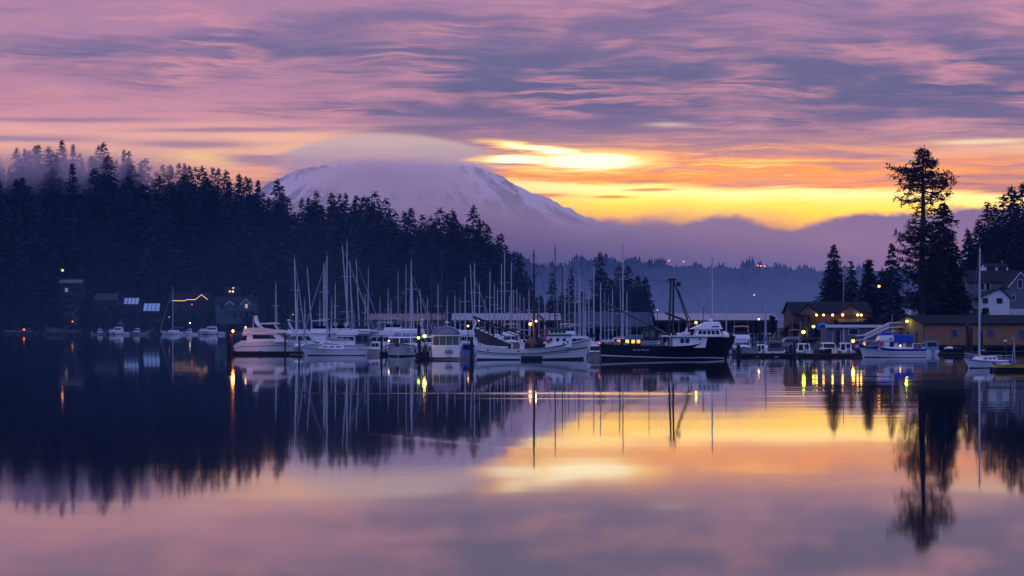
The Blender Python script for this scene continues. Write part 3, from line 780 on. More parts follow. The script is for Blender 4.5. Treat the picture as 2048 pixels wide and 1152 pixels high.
def runabout(x, Y, rz, L, B, label, group=None, hullm=None, top=None, glass=True, outboard=True, name='runabout', cat='small boat', windows=True):
    o = empty(name, (x, Y, 0), rz, label, cat, group)
    fb = 0.09 * L + 0.28
    hl = Hull([(-L / 2, fb * 0.85), (0, fb), (L / 2, fb * 1.35)], -L / 2 + 0.05, L / 2 - 0.15 * L, B, 0.88, 0.85, 0.3, 2.1, 0.35)
    one('hull', o, hullm or white, hl.body)
    one('rub_rail', o, rubber, lambda b: hl.band(b, 0.90, 0.97, 0.04))
    c = Cab(-L * 0.12, L * 0.22, -L * 0.10, L * 0.08, B * 0.40, B * 0.34, fb * 0.9, fb + 1.15)
    one('cabin', o, white, c.body)
    if windows:
        c.win(0.12, 0.5, 0.4, 0.85, o); c.win(0.55, 0.92, 0.4, 0.85, o); c.end(1, -0.9, 0.9, 0.35, 0.86, o)
    if top:
        k = Cab(-L * 0.44, -L * 0.10, -L * 0.40, -L * 0.09, B * 0.42, B * 0.36, fb * 0.85, fb + 1.35)
        one('canvas_top', o, top, k.body); k.end(0, -0.75, 0.75, 0.4, 0.85, o, glassd, 'window'); k.win(0.15, 0.85, 0.4, 0.82, o)
    if outboard:
        one('outboard_motor', o, greyp, lambda b: (b.loft([[(-L / 2 - .45, -.2, fb * .5), (-L / 2 - .02, -.2, fb * .5), (-L / 2 - .02, .2, fb * .5), (-L / 2 - .45, .2, fb * .5)], [(-L / 2 - .5, -.22, fb + .1), (-L / 2 - .02, -.22, fb + .1), (-L / 2 - .02, .22, fb + .1), (-L / 2 - .5, .22, fb + .1)], [(-L / 2 - .38, -.14, fb + .42), (-L / 2 - .08, -.14, fb + .42), (-L / 2 - .08, .14, fb + .42), (-L / 2 - .38, .14, fb + .42)]]), b.tube([(-L / 2 - .22, 0, fb * .5), (-L / 2 - .22, 0, -.4)], 0.08)))
    c.end(0, -0.8, -0.1, 0.3, 0.85, o, glassd, 'window'); c.end(0, 0.1, 0.8, 0.1, 0.85, o, glassd, 'cabin_door')
    antenna(o, -L * 0.02, B * 0.3, fb + 1.1, 1.8)
    return o
def xof(u, Y): return (u - 1024) * Y / FPX

# ------------------------------------------------------------------ lamps
def shine(parent, loc, c, watts, r=0.22):
    l = bpy.data.lights.new('bulb_light', 'POINT'); l.color = c; l.energy = watts * 0.7; l.shadow_soft_size = r
    q = bpy.data.objects.new('bulb_light', l); C.objects.link(q); q.parent = parent; q.location = loc
def lamp_post(name, u, v, Y, base, c, k, r, label, cat='lamp', group=None, post=True, mpost=None, arm=0.0, watts=0):
    k = min(k, 3.0 + 0.15 * k); p = at(u, v, Y)
    o = empty(name, (p.x + arm, Y, base), 0, label, cat, group)
    h = p.z - base
    if post:
        if arm: one('post', o, mpost or steel, lambda b: (b.tube([(0, 0, 0), (0, 0, h + 0.5), (-arm * 0.5, 0, h + 0.75), (-arm, 0, h + 0.45)], [0.10, 0.08, 0.06, 0.05], 6),))
        else: one('post', o, mpost or steel, lambda b: b.tube([(0, 0, 0), (0, 0, h - r * 0.9)], [0.09, 0.07], 6))
    one('lamp_head', o, mpost or steel, lambda b: b.dome((-arm, 0, h + r * 0.75), r * 1.15, 1, 1, 0.45, 10, 4, 0.0))
    one('bulb', o, glow('glow_%s_%g' % (name, hash((c, k)) % 9973), c, k), lambda b: b.dome((-arm, 0, h), r, 1, 1, 1, 10, 7), True)
    if watts: shine(o, (-arm, -r * 1.3, h), c, watts)
    return o
AMB = (1.0, 0.26, 0.02); YEL = (1.0, 0.55, 0.05); GRN = (0.50, 1.0, 0.02); WRM = (1.0, 0.42, 0.13)

# ================================================================== named boats of the front row
def side(uc, Y, flip):
    k = Y / FPX; sg = -1 if flip else 1
    return lambda u, v: (sg * (u - uc) * k, CAMH - (v - HOR) * k)
# ---- black seiner
Y = 338.0; Q = side(1335, Y, False)
o = empty('fishing_boat', (xof(1335, Y), Y, 0), 0, 'long black fishing boat with white wheelhouse and tall dark tripod mast', 'fishing boat')
sheer = [Q(*p) for p in ((1199, 688), (1230, 690), (1263, 691), (1319, 692.5), (1352, 692.5), (1379, 691), (1396, 688), (1405, 683), (1413, 678), (1430, 675.5), (1448, 674), (1472, 672.5))]
hl = Hull(sheer, Q(1202, 0)[0], Q(1451, 0)[0], 6.2, 0.82, 0.9, 0.35, 2.3, 0.7)
one('hull', o, blackhull, lambda b: hl.body(b, 30))
one('waterline_stripe', o, white, lambda b: hl.band(b, lambda t: 0.26 - 0.22 * t, lambda t: 0.33 - 0.255 * t, 0.02))
one('bulwark_cap', o, darkp, lambda b: hl.band(b, 0.96, 1.03, 0.05, n=30))
for q in range(4):
    one('name_lettering', o, offwhite, lambda b: [b.box(Q(1264 + q * 8.5 + j * 2.2, 0)[0], Q(1265.2 + q * 8.5 + j * 2.2, 0)[0], -3.10, -2.9, 1.30 + 0.05 * ((j + q) % 2), 1.48) for j in range(3)])
c = Cab(Q(1343, 0)[0], Q(1408, 0)[0], Q(1343, 0)[0], Q(1412, 0)[0], 2.5, 2.35, 1.7, Q(0, 673)[1])
one('deckhouse', o, white, c.body)
for a, b_ in ((1358, 1366), (1368, 1376)):
    c.win((a - 1343) / 67, (b_ - 1343) / 67, 0.42, 0.85, o)
one('porthole', o, glassd, lambda b: b.tube([(Q(1397, 0)[0], -2.5, Q(0, 678)[1]), (Q(1397, 0)[0], -2.38, Q(0, 678)[1])], 0.14, 10))
one('boat_deck', o, white, lambda b: b.box(Q(1321, 0)[0], Q(1441, 0)[0], -2.75, 2.75, Q(0, 673)[1] - 0.02, Q(0, 671)[1]))
one('deck_posts', o, alud, lambda b: [b.tube([(Q(uu, 0)[0], sg * 2.55, 1.9), (Q(uu, 0)[0], sg * 2.55, Q(0, 673)[1])], 0.06, 5) for uu in (1323, 1332) for sg in (1, -1)])
w = Cab(Q(1388, 0)[0], Q(1441, 0)[0], Q(1392, 0)[0], Q(1437, 0)[0], 2.1, 1.95, Q(0, 671.5)[1], Q(0, 658)[1])
one('wheelhouse', o, white, w.body)
for i in range(5): w.win(0.10 + 0.175 * i, 0.235 + 0.175 * i, 0.22, 0.80, o)
w.end(1, -0.9, -0.05, 0.25, 0.82, o); w.end(1, 0.05, 0.9, 0.25, 0.82, o)
ft = Cab(Q(1380, 0)[0], Q(1443, 0)[0], Q(1412, 0)[0], Q(1437, 0)[0], 2.1, 1.8, Q(0, 658)[1] + 0.01, Q(0, 644)[1])
one('flying_bridge', o, white, ft.body); ft.win(0.62, 0.88, 0.25, 0.42, o)
one('foredeck_cover', o, white, lambda b: b.dome((Q(1448, 0)[0], 0, Q(0, 675)[1]), 0.95, 0.85, 1.4, 0.95, 12, 6, 0.0), True)
mxl, mxr, zt, zb = Q(1341.7, 0)[0], Q(1347.2, 0)[0], Q(0, 559)[1], Q(0, 671)[1]
def ladder_mast(b):
    xb0, xb1 = Q(1336.5, 0)[0], Q(1346, 0)[0]
    b.tube([(xb0, -0.35, zb - 1.2), (mxl, -0.1, zt)], [0.17, 0.12], 7); b.tube([(xb1, 0.35, zb - 1.2), (mxr, 0.1, zt)], [0.17, 0.12], 7)
    for i in range(14):
        k = (i + 1) / 15.0; b.tube([(xb0 + (mxl - xb0) * k, -0.3 * (1 - k), zb - 1.2 + (zt - zb + 1.2) * k), (xb1 + (mxr - xb1) * k, 0.3 * (1 - k), zb - 1.2 + (zt - zb + 1.2) * k)], 0.04, 4)
one('mast', o, steel, ladder_mast)
one('mast_legs', o, steel, lambda b: (b.tube([(Q(1347.5, 0)[0], 0, Q(0, 562)[1]), (Q(1374, 0)[0], -1.2, Q(0, 640)[1]), (Q(1377, 0)[0], -1.3, Q(0, 671)[1])], [0.11, 0.14, 0.14], 6), b.tube([(Q(1356, 0)[0], 0.2, Q(0, 578)[1]), (Q(1383, 0)[0], 1.3, Q(0, 645)[1]), (Q(1385, 0)[0], 1.3, Q(0, 671)[1])], 0.08, 6)))
one('crosstree', o, steel, lambda b: (b.box(Q(1336.5, 0)[0], Q(1352.5, 0)[0], -0.5, 0.5, zt - 0.12, zt + 0.14), b.box(Q(1329, 0)[0], Q(1340, 0)[0], -0.05, 0.05, zt - 0.32, zt - 0.22), b.box(Q(1353, 0)[0], Q(1361, 0)[0], -0.3, 0.3, Q(0, 573)[1], Q(0, 564)[1])))
def nest(b):
    x0, x1 = Q(1339.5, 0)[0], Q(1351, 0)[0]
    for zz in (zt + 0.15, zt + 0.55, zt + 0.95):
        b.tube([(x0, -.4, zz), (x1, -.4, zz), (x1, .4, zz), (x0, .4, zz), (x0, -.4, zz)], 0.025, 4)
    for xx in np.linspace(x0, x1, 4):
        for yy in (-.4, .4): b.tube([(xx, yy, zt), (xx, yy, zt + 0.95)], 0.025, 4)
    b.tube([(Q(1350, 0)[0], 0, zt), (Q(1350, 0)[0], 0, Q(0, 543)[1])], 0.03, 4)
one('crows_nest', o, alud, nest)
one('boom', o, steel, lambda b: (b.tube([(Q(1330, 0)[0], 0, Q(0, 626)[1]), (Q(1360, 0)[0], -0.2, Q(0, 637)[1]), (Q(1388, 0)[0], -0.3, Q(0, 650)[1])], [0.14, 0.17, 0.14], 7),))
one('main_boom', o, mat('boom_grey', (0.07, 0.07, 0.08), 0.6), lambda b: (b.tube([(Q(1199, 0)[0], 0, Q(0, 602)[1]), (Q(1240, 0)[0], 0, Q(0, 620)[1]), (Q(1300, 0)[0], 0, Q(0, 650)[1]), (Q(1334, 0)[0], 0, Q(0, 668)[1])], [0.10, 0.14, 0.15, 0.15], 7),))
one('stern_post', o, alu, lambda b: b.tube([(Q(1202, 0)[0], 0, 1.7), (Q(1201, 0)[0], 0, Q(0, 566)[1])], [0.11, 0.06], 7))
one('power_block', o, steel, lambda b: (b.tube([(Q(1302, 0)[0], -.35, Q(0, 655)[1]), (Q(1302, 0)[0], .35, Q(0, 655)[1])], 0.45, 12), b.tube([(Q(1302, 0)[0], 0, Q(0, 655)[1]), (Q(1300, 0)[0], 0, Q(0, 648)[1])], 0.06)))
def rig(b):
    T = (Q(1345, 0)[0], 0, zt)
    for a in ((1201, 568), (1240, 690), (1468, 673), (1298, 571)): b.tube([T, (Q(a[0], 0)[0], 0, Q(0, a[1])[1])], 0.02, 3)
    b.tube([(Q(1298, 0)[0], 0, Q(0, 690)[1]), (Q(1298, 0)[0], 0, Q(0, 571)[1])], 0.045, 5)
one('rigging', o, steel, rig)
n = Cab(Q(1286, 0)[0], Q(1314, 0)[0], Q(1287, 0)[0], Q(1312, 0)[0], 1.4, 1.2, 1.8, Q(0, 657)[1])
one('net_winch_house', o, darkp, n.body); n.win(0.1, 0.38, 0.55, 0.85, o, glassg); n.win(0.5, 0.85, 0.50, 0.88, o, glassg)
def rails(b):
    for i in range(12):
        xx = Q(1281 + i * 3, 0)[0]; b.tube([(xx, -2.7, 1.8), (xx, -2.7, Q(0, 681)[1])], 0.045, 4)
    for zz in (683, 687): b.tube([(Q(1281, 0)[0], -2.7, Q(0, zz)[1]), (Q(1315, 0)[0], -2.7, Q(0, zz)[1])], 0.045, 4)
one('railing', o, alu, rails)
for a, d, y, vv in ((1209, 10, -1.6, 684), (1226, 14, 0.2, 683), (1246, 8, -1.8, 685), (1322, 8, -0.6, 676), (1334, 5, -2.0, 680)): one('deck_box', o, greyp, lambda b: b.box(Q(a, 0)[0], Q(a + d, 0)[0], y, y + 1.0, 1.7, Q(0, vv)[1]))
one('deck_winch', o, rubber, lambda b: (b.tube([(Q(1331, 0)[0], -1.2, 2.9), (Q(1331, 0)[0], 1.2, 2.9)], 0.5, 12), b.box(Q(1349, 0)[0], Q(1353, 0)[0], -.6, .6, Q(0, 671)[1], Q(0, 664)[1])))
one('life_raft', o, offwhite, lambda b: b.tube([(Q(1363, 0)[0], -1.2, Q(0, 667.5)[1]), (Q(1379, 0)[0], -1.2, Q(0, 667.5)[1])], 0.30, 10))
one('stern_light', o, glow('red_lens', (1.0, 0.05, 0.03), 1.2), lambda b: b.dome((Q(1202, 0)[0] - 0.25, -0.4, Q(0, 686)[1]), 0.16), True)
one('work_light', o, glow('bridge_light', YEL, 12), lambda b: b.dome((Q(1391, 0)[0], -1.0, Q(0, 645)[1]), 0.17), True)
radar(o, Q(1421, 0)[0], 0, Q(0, 640)[1], 0.35)
for uu, vt in ((1403, 583), (1409, 600), (1426, 560)): antenna(o, Q(uu, 0)[0], 0.8, Q(0, 646)[1], (646 - vt) * Y / FPX, 0.022)
one('searchlight', o, orangec, lambda b: b.dome((Q(1406, 0)[0], -0.4, Q(0, 616)[1]), 0.2))
one('searchlight_post', o, steel, lambda b: b.tube([(Q(1406, 0)[0], -0.4, Q(0, 646)[1]), (Q(1406, 0)[0], -0.4, Q(0, 616)[1])], 0.07, 5))
claim(xof(1335, Y), Y, 10.5, 3.6)

# ---- white fishing boat with green stripe
Q = side(1068, Y, False)
o = empty('fishing_boat', (xof(1068, Y), Y, 0), 0, 'white wooden fishing boat with thin green stripes and high raked bow', 'fishing boat')
sheer = [Q(*p) for p in ((951, 688), (966, 692), (983, 694.6), (1010, 697), (1035, 698), (1075, 696.5), (1095, 693.6), (1115, 690.2), (1135, 686.5), (1154, 682.5), (1170, 679), (1185, 675.5))]
hl = Hull(sheer, Q(954, 0)[0], Q(1170, 0)[0], 5.4, 0.78, 0.9, 0.3, 2.1, 0.7)
one('hull', o, white, lambda b: hl.body(b, 30))
one('waterline_stripe', o, boot, lambda b: hl.band(b, 0.0, 0.11, 0.015))
one('green_stripe', o, greenp, lambda b: hl.band(b, lambda t: 0.55 - 0.02 * t, lambda t: 0.62 - 0.02 * t, 0.03))
for sd in (1, -1): one('green_stripe', o, greenp, lambda b: hl.band(b, 0.90, 0.94, 0.03, 0.45, 0.98, sides=(sd,)))
for sd in (1, -1): one('rub_rail', o, darkp, lambda b: hl.band(b, lambda t: 0.44, lambda t: 0.475, 0.05, 0.0, 0.82, sides=(sd,)))
one('fender_or_hull_shade', o, navyc, lambda b: b.loft([[(Q(uu, 0)[0], -2.68, 0.08), (Q(uu, 0)[0], -2.70, 0.55), (Q(uu, 0)[0], -2.60, 0.55), (Q(uu, 0)[0], -2.5, 0.05)] for uu in (1042, 1060, 1084)]))  # dark patch standing in for shadow and reflection on the hull, no fender
for uu, vv in ((976, 700), (1037, 702), (1127, 687), (1135, 683.5)):
    t = (Q(uu, 0)[0] - hl.x0) / (hl.x1 - hl.x0); zz = Q(0, vv)[1]; xd, zd = hl.deck(t); y = abs(hl.pt(t, min(1, zz / zd), 1)[1])
    one('hawse_hole', o, glassd, lambda b: b.tube([(Q(uu, 0)[0], -y - 0.03, zz), (Q(uu, 0)[0], -y + 0.1, zz)], 0.13, 8))
c = Cab(Q(1091, 0)[0], Q(1143, 0)[0], Q(1094, 0)[0], Q(1141, 0)[0], 1.75, 1.6, Q(0, 694)[1], Q(0, 671)[1])
one('deckhouse', o, white, c.body)
for i in range(3): c.win(0.12 + 0.27 * i, 0.24 + 0.27 * i, 0.5, 0.78, o)
one('house_trim', o, greenp, lambda b: b.box(Q(1090, 0)[0], Q(1144, 0)[0], -1.8, 1.8, Q(0, 671)[1], Q(0, 668.4)[1]))
w = Cab(Q(1096, 0)[0], Q(1133, 0)[0], Q(1099, 0)[0], Q(1131, 0)[0], 1.45, 1.35, Q(0, 668.6)[1], Q(0, 658)[1])
one('wheelhouse', o, offwhite, w.body)
for i in range(4): w.win(0.08 + 0.23 * i, 0.26 + 0.23 * i, 0.3, 0.85, o)
w.end(1, -0.9, -0.05, 0.3, 0.85, o); w.end(1, 0.05, 0.9, 0.3, 0.85, o)
one('wheelhouse_roof', o, greenp, lambda b: b.box(Q(1093, 0)[0], Q(1136, 0)[0], -1.6, 1.6, Q(0, 658)[1] + 0.002, Q(0, 656)[1]))
one('mast', o, steel, lambda b: (b.tube([(Q(1068, 0)[0], 0, 1.3), (Q(1068, 0)[0], 0, Q(0, 560)[1]), (Q(1067.6, 0)[0], 0, Q(0, 500)[1])], [0.19, 0.15, 0.07], 8), b.box(Q(1063, 0)[0], Q(1074, 0)[0], -.04, .04, Q(0, 553)[1], Q(0, 551)[1]), b.tube([(Q(1068, 0)[0], -1.0, Q(0, 576)[1]), (Q(1068, 0)[0], 1.0, Q(0, 576)[1])], 0.05, 5)))
def truss(b):
    A0, A1 = Vector((Q(946, 0)[0], 0, Q(0, 633)[1])), Vector((Q(1040, 0)[0], 0, Q(0, 668)[1]))
    B0, B1 = Vector((Q(957, 0)[0], 0, Q(0, 645)[1])), Vector((Q(1036, 0)[0], 0, Q(0, 672)[1]))
    b.tube([A0, A1, (Q(1066, 0)[0], 0, Q(0, 676)[1])], 0.15, 6); b.tube([B0, B1], 0.07, 5); b.tube([A0, B0], 0.08, 5)
    for i in range(9):
        k = i / 9; b.tube([A0.lerp(A1, k), B0.lerp(B1, min(1, k + 0.06))], 0.035, 4)
one('boom', o, steel, truss)
one('derrick', o, alud, lambda b: (b.tube([(Q(1054, 0)[0], -.9, Q(0, 621)[1]), (Q(1066, 0)[0], -0.4, Q(0, 645)[1]), (Q(1070, 0)[0], -0.3, 1.5)], 0.08, 5), b.tube([(Q(1060, 0)[0], .9, Q(0, 624)[1]), (Q(1070, 0)[0], 0.4, Q(0, 655)[1]), (Q(1072, 0)[0], .3, 1.5)], 0.07, 5)))
one('derrick', o, steel, lambda b: (b.tube([(Q(1075, 0)[0], 0, Q(0, 629)[1]), (Q(1084, 0)[0], 0, Q(0, 636)[1]), (Q(1094, 0)[0], 0, Q(0, 655)[1])], [0.2, 0.17, 0.1], 6), b.tube([(Q(1075, 0)[0], 0, Q(0, 629)[1]), (Q(1072, 0)[0], 0, Q(0, 692)[1])], 0.12, 6), b.tube([(Q(1102, 0)[0], .3, Q(0, 618)[1]), (Q(1096, 0)[0], .3, Q(0, 656)[1])], 0.06, 5)))
def rig2(b):
    T = (Q(1068, 0)[0], 0, Q(0, 505)[1])
    for a in ((952, 690), (1183, 677), (1000, 697), (948, 634), (1101, 622)): b.tube([T, (Q(a[0], 0)[0], 0, Q(0, a[1])[1])], 0.018, 3)
one('rigging', o, steel, rig2)
one('deck_winch', o, rubber, lambda b: (b.tube([(Q(1080, 0)[0], -1.1, Q(0, 684)[1]), (Q(1080, 0)[0], 1.1, Q(0, 684)[1])], 0.5, 10), b.box(Q(1074, 0)[0], Q(1087, 0)[0], -.8, .8, 1.5, Q(0, 688)[1])))
one('fish_bin', o, teak, lambda b: b.box(Q(1026, 0)[0], Q(1038, 0)[0], -1.9, -.7, 1.4, Q(0, 684)[1]))
one('fish_bin', o, offwhite, lambda b: b.box(Q(1040, 0)[0], Q(1049, 0)[0], -2.0, -.9, 1.4, Q(0, 685)[1]))
one('net_pile', o, mat('net_brown', (0.09, 0.07, 0.05), 0.95, var=0.3, scale=3), lambda b: b.dome((Q(1062, 0)[0], -0.6, 1.5), 1.1, 1.1, 1.0, 1.35, 12, 6, 0.0), True)
for a, yy, vv in ((1052, -1.9, 686), (1057, 0.6, 676), (1070, -2.0, 688), (1046, 0.4, 680), (1084, -1.8, 687), (1016, 0.2, 687)): one('gear_box', o, darkp, lambda b: b.box(Q(a, 0)[0], Q(a + 6, 0)[0], yy, yy + .8, 1.4, Q(0, vv)[1]))
for uu, vv in ((1089.5, 678.5), (1097, 682)): one('float_ball', o, redp, lambda b: b.dome((Q(uu, 0)[0], -1.9, Q(0, vv)[1]), 0.27), True)
one('life_ring', o, redp, lambda b: b.tube([(Q(1092, 0)[0] + 0.28 * math.cos(i * math.pi / 6), -1.85, Q(0, 662)[1] + 0.28 * math.sin(i * math.pi / 6)) for i in range(13)], 0.08, 5))
one('deck_light', o, glow('deck_amber', AMB, 14), lambda b: b.dome((Q(1060.5, 0)[0], -0.9, Q(0, 648)[1]), 0.2), True)
shine(o, (Q(1060.5, 0)[0], -1.3, Q(0, 648)[1]), AMB, 60)
one('light_post', o, alud, lambda b: b.tube([(Q(1060.5, 0)[0], -0.9, 1.5), (Q(1060.5, 0)[0], -0.9, Q(0, 650)[1])], 0.06, 5))
one('deck_light', o, glow('deck_white', (1.0, 0.9, 0.6), 14), lambda b: b.dome((Q(1072, 0)[0], -0.9, Q(0, 642)[1]), 0.12), True)
claim(xof(1068, Y), Y, 9, 3)
# seine skiff hauled up on its stern
o = empty('seine_skiff', (xof(984, Y), Y, Q(0, 676)[1]), 0, 'dark grey skiff tilted bow up on the stern of the white fishing boat', 'skiff')
def skiff(b):
    prof = [((947, 657.5), (951, 672)), ((960, 662), (960, 686)), ((980, 669), (975, 690.5)), ((1000, 679), (1000, 692)), ((1023, 688.5), (1022, 693))]
    secs = []
    for i, (a, d) in enumerate(prof):
        xa, za = (a[0] - 984) * Y / FPX, (676 - a[1]) * Y / FPX; xd, zd = (d[0] - 984) * Y / FPX, (676 - d[1]) * Y / FPX
        hw = (0.25, 1.4, 1.8, 1.8, 1.55)[i]
        secs.append([(xa, -hw, za), (xa, hw, za), (xd, hw * 0.7, zd), (xd, -hw * 0.7, zd)])
    b.loft(secs)
one('hull', o, mat('skiff_grey', (0.050, 0.045, 0.055), 0.6, var=0.2), skiff)
for i in range(8):
    uu = 956 + i * 8.6; vv = 657.5 + i * 4.25 - 1.5
    one('cork_float', o, white, lambda b: b.dome(((uu - 984) * Y / FPX, -1.5 + 0.05 * i, (676 - vv - 1) * Y / FPX), 0.2, 1.5, 1, 0.7), True)
one('skiff_console', o, darkp, lambda b: b.box(-.2, .35, -.4, .4, 0.2, 1.5))
one('bollard', o, darkp, lambda b: b.tube([(-1.8, 0, 1.0), (-1.7, 0, 2.0)], 0.12))
one('towing_post', o, darkp, lambda b: b.tube([(-.6, 0, .4), (-.5, 0, 1.7)], 0.07))

# ---- trawler with the blue canopy, bow to the left
Y = 355.6; Q = side(1783, Y, True)
o = empty('trawler', (xof(1783, Y), Y, 0), math.pi, 'white trawler with blue bulwark band and blue canvas flybridge canopy', 'motor boat')
sheer = [Q(*p) for p in ((1716, 688.6), (1730, 690), (1744, 692), (1760, 695), (1775, 697), (1800, 697.8), (1849, 697.6))]
hl = Hull(sheer, Q(1848.5, 0)[0], Q(1727, 0)[0], 3.9, 0.88, 0.92, 0.35, 2.3, 0.6)
one('hull', o, white, lambda b: hl.body(b, 24))
one('blue_band', o, bluep, lambda b: hl.band(b, lambda t: 0.745, lambda t: 1.02, 0.03, 0, 1.0, 24))
one('waterline_stripe', o, boot, lambda b: hl.band(b, 0.0, 0.07, 0.015))
for f in (0.33, 0.52):
    for sd in (1, -1): one('rub_rail', o, greyp, lambda b: hl.band(b, f, f + 0.05, 0.05, 0.0, 0.62, sides=(sd,)))
tk = Cab(Q(1755, 0)[0], Q(1726, 0)[0], Q(1755, 0)[0], Q(1730, 0)[0], 1.35, 1.15, Q(0, 694)[1], Q(0, 681)[1])
one('trunk_cabin', o, mat('glass_house', (0.10, 0.15, 0.19), 0.3), tk.body); tk.win(0.1, 0.45, 0.35, 0.85, o, glassg); tk.win(0.55, 0.92, 0.35, 0.85, o, glassg)
c = Cab(Q(1824, 0)[0], Q(1753, 0)[0], Q(1824, 0)[0], Q(1757, 0)[0], 1.6, 1.55, Q(0, 698.5)[1], Q(0, 681)[1])
one('deckhouse', o, white, c.body)
W = lambda a: (1824 - a) / 70.0
c.win(W(1763), W(1754.5), 0.30, 0.88, o, orangec, (1,)); c.win(W(1784), W(1775), 0.30, 0.86, o, None, (1,))
lg = glow('cabin_window', (1.0, 0.72, 0.42), 0.35)
c.win(W(1802), W(1792), 0.30, 0.86, o, glassg, (1,)); c.win(W(1820), W(1808), 0.26, 0.86, o, mat('curtain', (0.16, 0.14, 0.13), 0.9), (1,))
c.win(0.1, 0.9, 0.3, 0.86, o, None, (-1,)); c.end(1, -0.9, 0.9, 0.3, 0.86, o)
one('cabin_lamp', o, glow('cabin_lamp_glow', WRM, 8), lambda b: b.dome((Q(1797, 0)[0], 1.66, Q(0, 691)[1]), 0.12), True)
f = Cab(Q(1785, 0)[0], Q(1754, 0)[0], Q(1785, 0)[0], Q(1759, 0)[0], 1.7, 1.6, Q(0, 681)[1] + 0.003, Q(0, 671)[1])
one('flybridge', o, white, f.body)
one('emblem', o, orangec, lambda b: b.box(Q(1782, 0)[0], Q(1775, 0)[0], 1.66, 1.71, Q(0, 678.6)[1], Q(0, 675.8)[1]))
fd = Cab(Q(1777, 0)[0], Q(1758, 0)[0], Q(1777, 0)[0], Q(1761, 0)[0], 1.45, 1.35, Q(0, 671)[1] + 0.003, Q(0, 665)[1])
one('windscreen_cover', o, bluec, fd.body)
cp = Cab(Q(1824.5, 0)[0], Q(1785, 0)[0], Q(1823.5, 0)[0], Q(1784, 0)[0], 1.75, 1.6, Q(0, 685)[1], Q(0, 669.5)[1])
one('canopy', o, bluec, cp.body)
one('mast', o, alu, lambda b: (b.tube([(Q(1784.5, 0)[0], 0, Q(0, 671)[1]), (Q(1784.5, 0)[0], 0, Q(0, 628)[1])], [0.06, 0.035], 6), b.tube([(Q(1772, 0)[0], 0, Q(0, 664)[1]), (Q(1800, 0)[0], 0, Q(0, 663)[1])], 0.03, 4)))
one('lantern', o, offwhite, lambda b: b.dome((Q(1788, 0)[0], -.2, Q(0, 663)[1]), 0.18))
railing(hl, o, 0.62, 0.99, 0.7, 0.07); railing(hl, o, 0.02, 0.2, 0.8, 0.06)
one('anchor', o, alu, lambda b: (b.box(hl.x1 - .1, hl.x1 + .35, -.2, .2, hl.sh[-1][1] - .5, hl.sh[-1][1] - .05), b.tube([(hl.x1 + .3, -.3, hl.sh[-1][1] - .5), (hl.x1 + .3, .3, hl.sh[-1][1] - .5)], .06)))
claim(xof(1783, Y), Y, 5.5, 2.5)

# ---- long low sailboat in front, bow to the left
Y = 372.0; k = Y / FPX
o = sailboat(xof(667, Y), Y, math.pi, 10.6, CAMH + (HOR - 512) * k, 0.05, 'long white sailboat lying broadside in front of the motor yachts on the left', None, white, greyc, mastx=0.10, mr=0.12)
claim(xof(667, Y), Y, 5.6, 2)
# ---- moored sailboat lower right, bow left and towards us
o = sailboat(xof(1973, 284), 284, math.pi + R(38), 8.0, CAMH + (HOR - 497) * 284 / FPX, 0.1, 'white sailboat moored before the orange warehouse, with one tall white mast', None, white, darkp, mastx=0.16, mr=0.13, spread=1, furl=False, boomlen=0.12)
claim(xof(1973, 284), 284, 4, 4)
# ---- big motor yacht at the end of the left dock, bow to the right, lit by the dock lamp
Y = 384.5; Q = side(530, Y, False)
o = empty('motor_yacht', (xof(530, Y), Y, 0), 0, 'large white motor yacht by the dock lamp, long dark side window, orange-lit stern', 'motor boat')
sheer = [Q(*p) for p in ((470, 691), (474, 687), (482, 683.5), (500, 683), (523, 682), (554, 680), (575, 681), (592, 684))]
hl = Hull(sheer, Q(473, 0)[0], Q(582, 0)[0], 4.4, 0.86, 0.9, 0.35, 2.4, 0.6)
one('hull', o, white, lambda b: hl.body(b, 24)); one('rub_rail', o, greyp, lambda b: hl.band(b, 0.62, 0.66, 0.05)); one('waterline_stripe', o, boot, lambda b: hl.band(b, 0, 0.12))
c = Cab(Q(483, 0)[0], Q(578, 0)[0], Q(488, 0)[0], Q(556, 0)[0], 1.95, 1.8, Q(0, 684)[1], Q(0, 666)[1])
one('deckhouse', o, white, c.body)
def tt(a, h): xa = c.a0 + (c.a1 - c.a0) * h; xb = c.b0 + (c.b1 - c.b0) * h; return (Q(a, 0)[0] - xa) / (xb - xa)
c.win(tt(508, .5), tt(552, .5), 0.36, 0.80, o); c.win(tt(485, .4), tt(496, .4), 0.16, 0.72, o)
c.end(1, -.9, -.05, .2, .85, o); c.end(1, .05, .9, .2, .85, o); c.end(0, -.8, .8, .1, .85, o, glassd, 'cabin_door')
def fdk(b):
    P = [(486, 668.5), (489, 664), (530, 662.5), (560, 660), (578, 662), (583, 665), (556, 666.5), (520, 668)]
    b.loft([[(Q(u_, 0)[0], y, Q(0, v_)[1]) for u_, v_ in P] for y in (-2.05, 2.05)])
one('flybridge_deck', o, white, fdk)
one('flybridge', o, offwhite, lambda b: b.loft([[(Q(u_, 0)[0], y, Q(0, v_)[1]) for u_, v_ in ((488, 664), (490, 656), (526, 655), (540, 657), (556, 659), (562, 660))] for y in (-1.9, 1.9)]))
one('hardtop', o, white, lambda b: b.loft([[(Q(u_, 0)[0], y, Q(0, v_)[1]) for u_, v_ in ((519, 648.5), (524, 646.2), (545, 645.2), (558, 646.2), (558, 647.6), (540, 648.3))] for y in (-1.7, 1.7)]))
one('fly_windscreen', o, glassd, lambda b: b.loft([[(Q(u_, 0)[0], y, Q(0, v_)[1]) for u_, v_ in ((524, 655.2), (527, 649), (548, 649), (556, 658.8), (540, 656.9))] for y in (-1.55, 1.55)]))
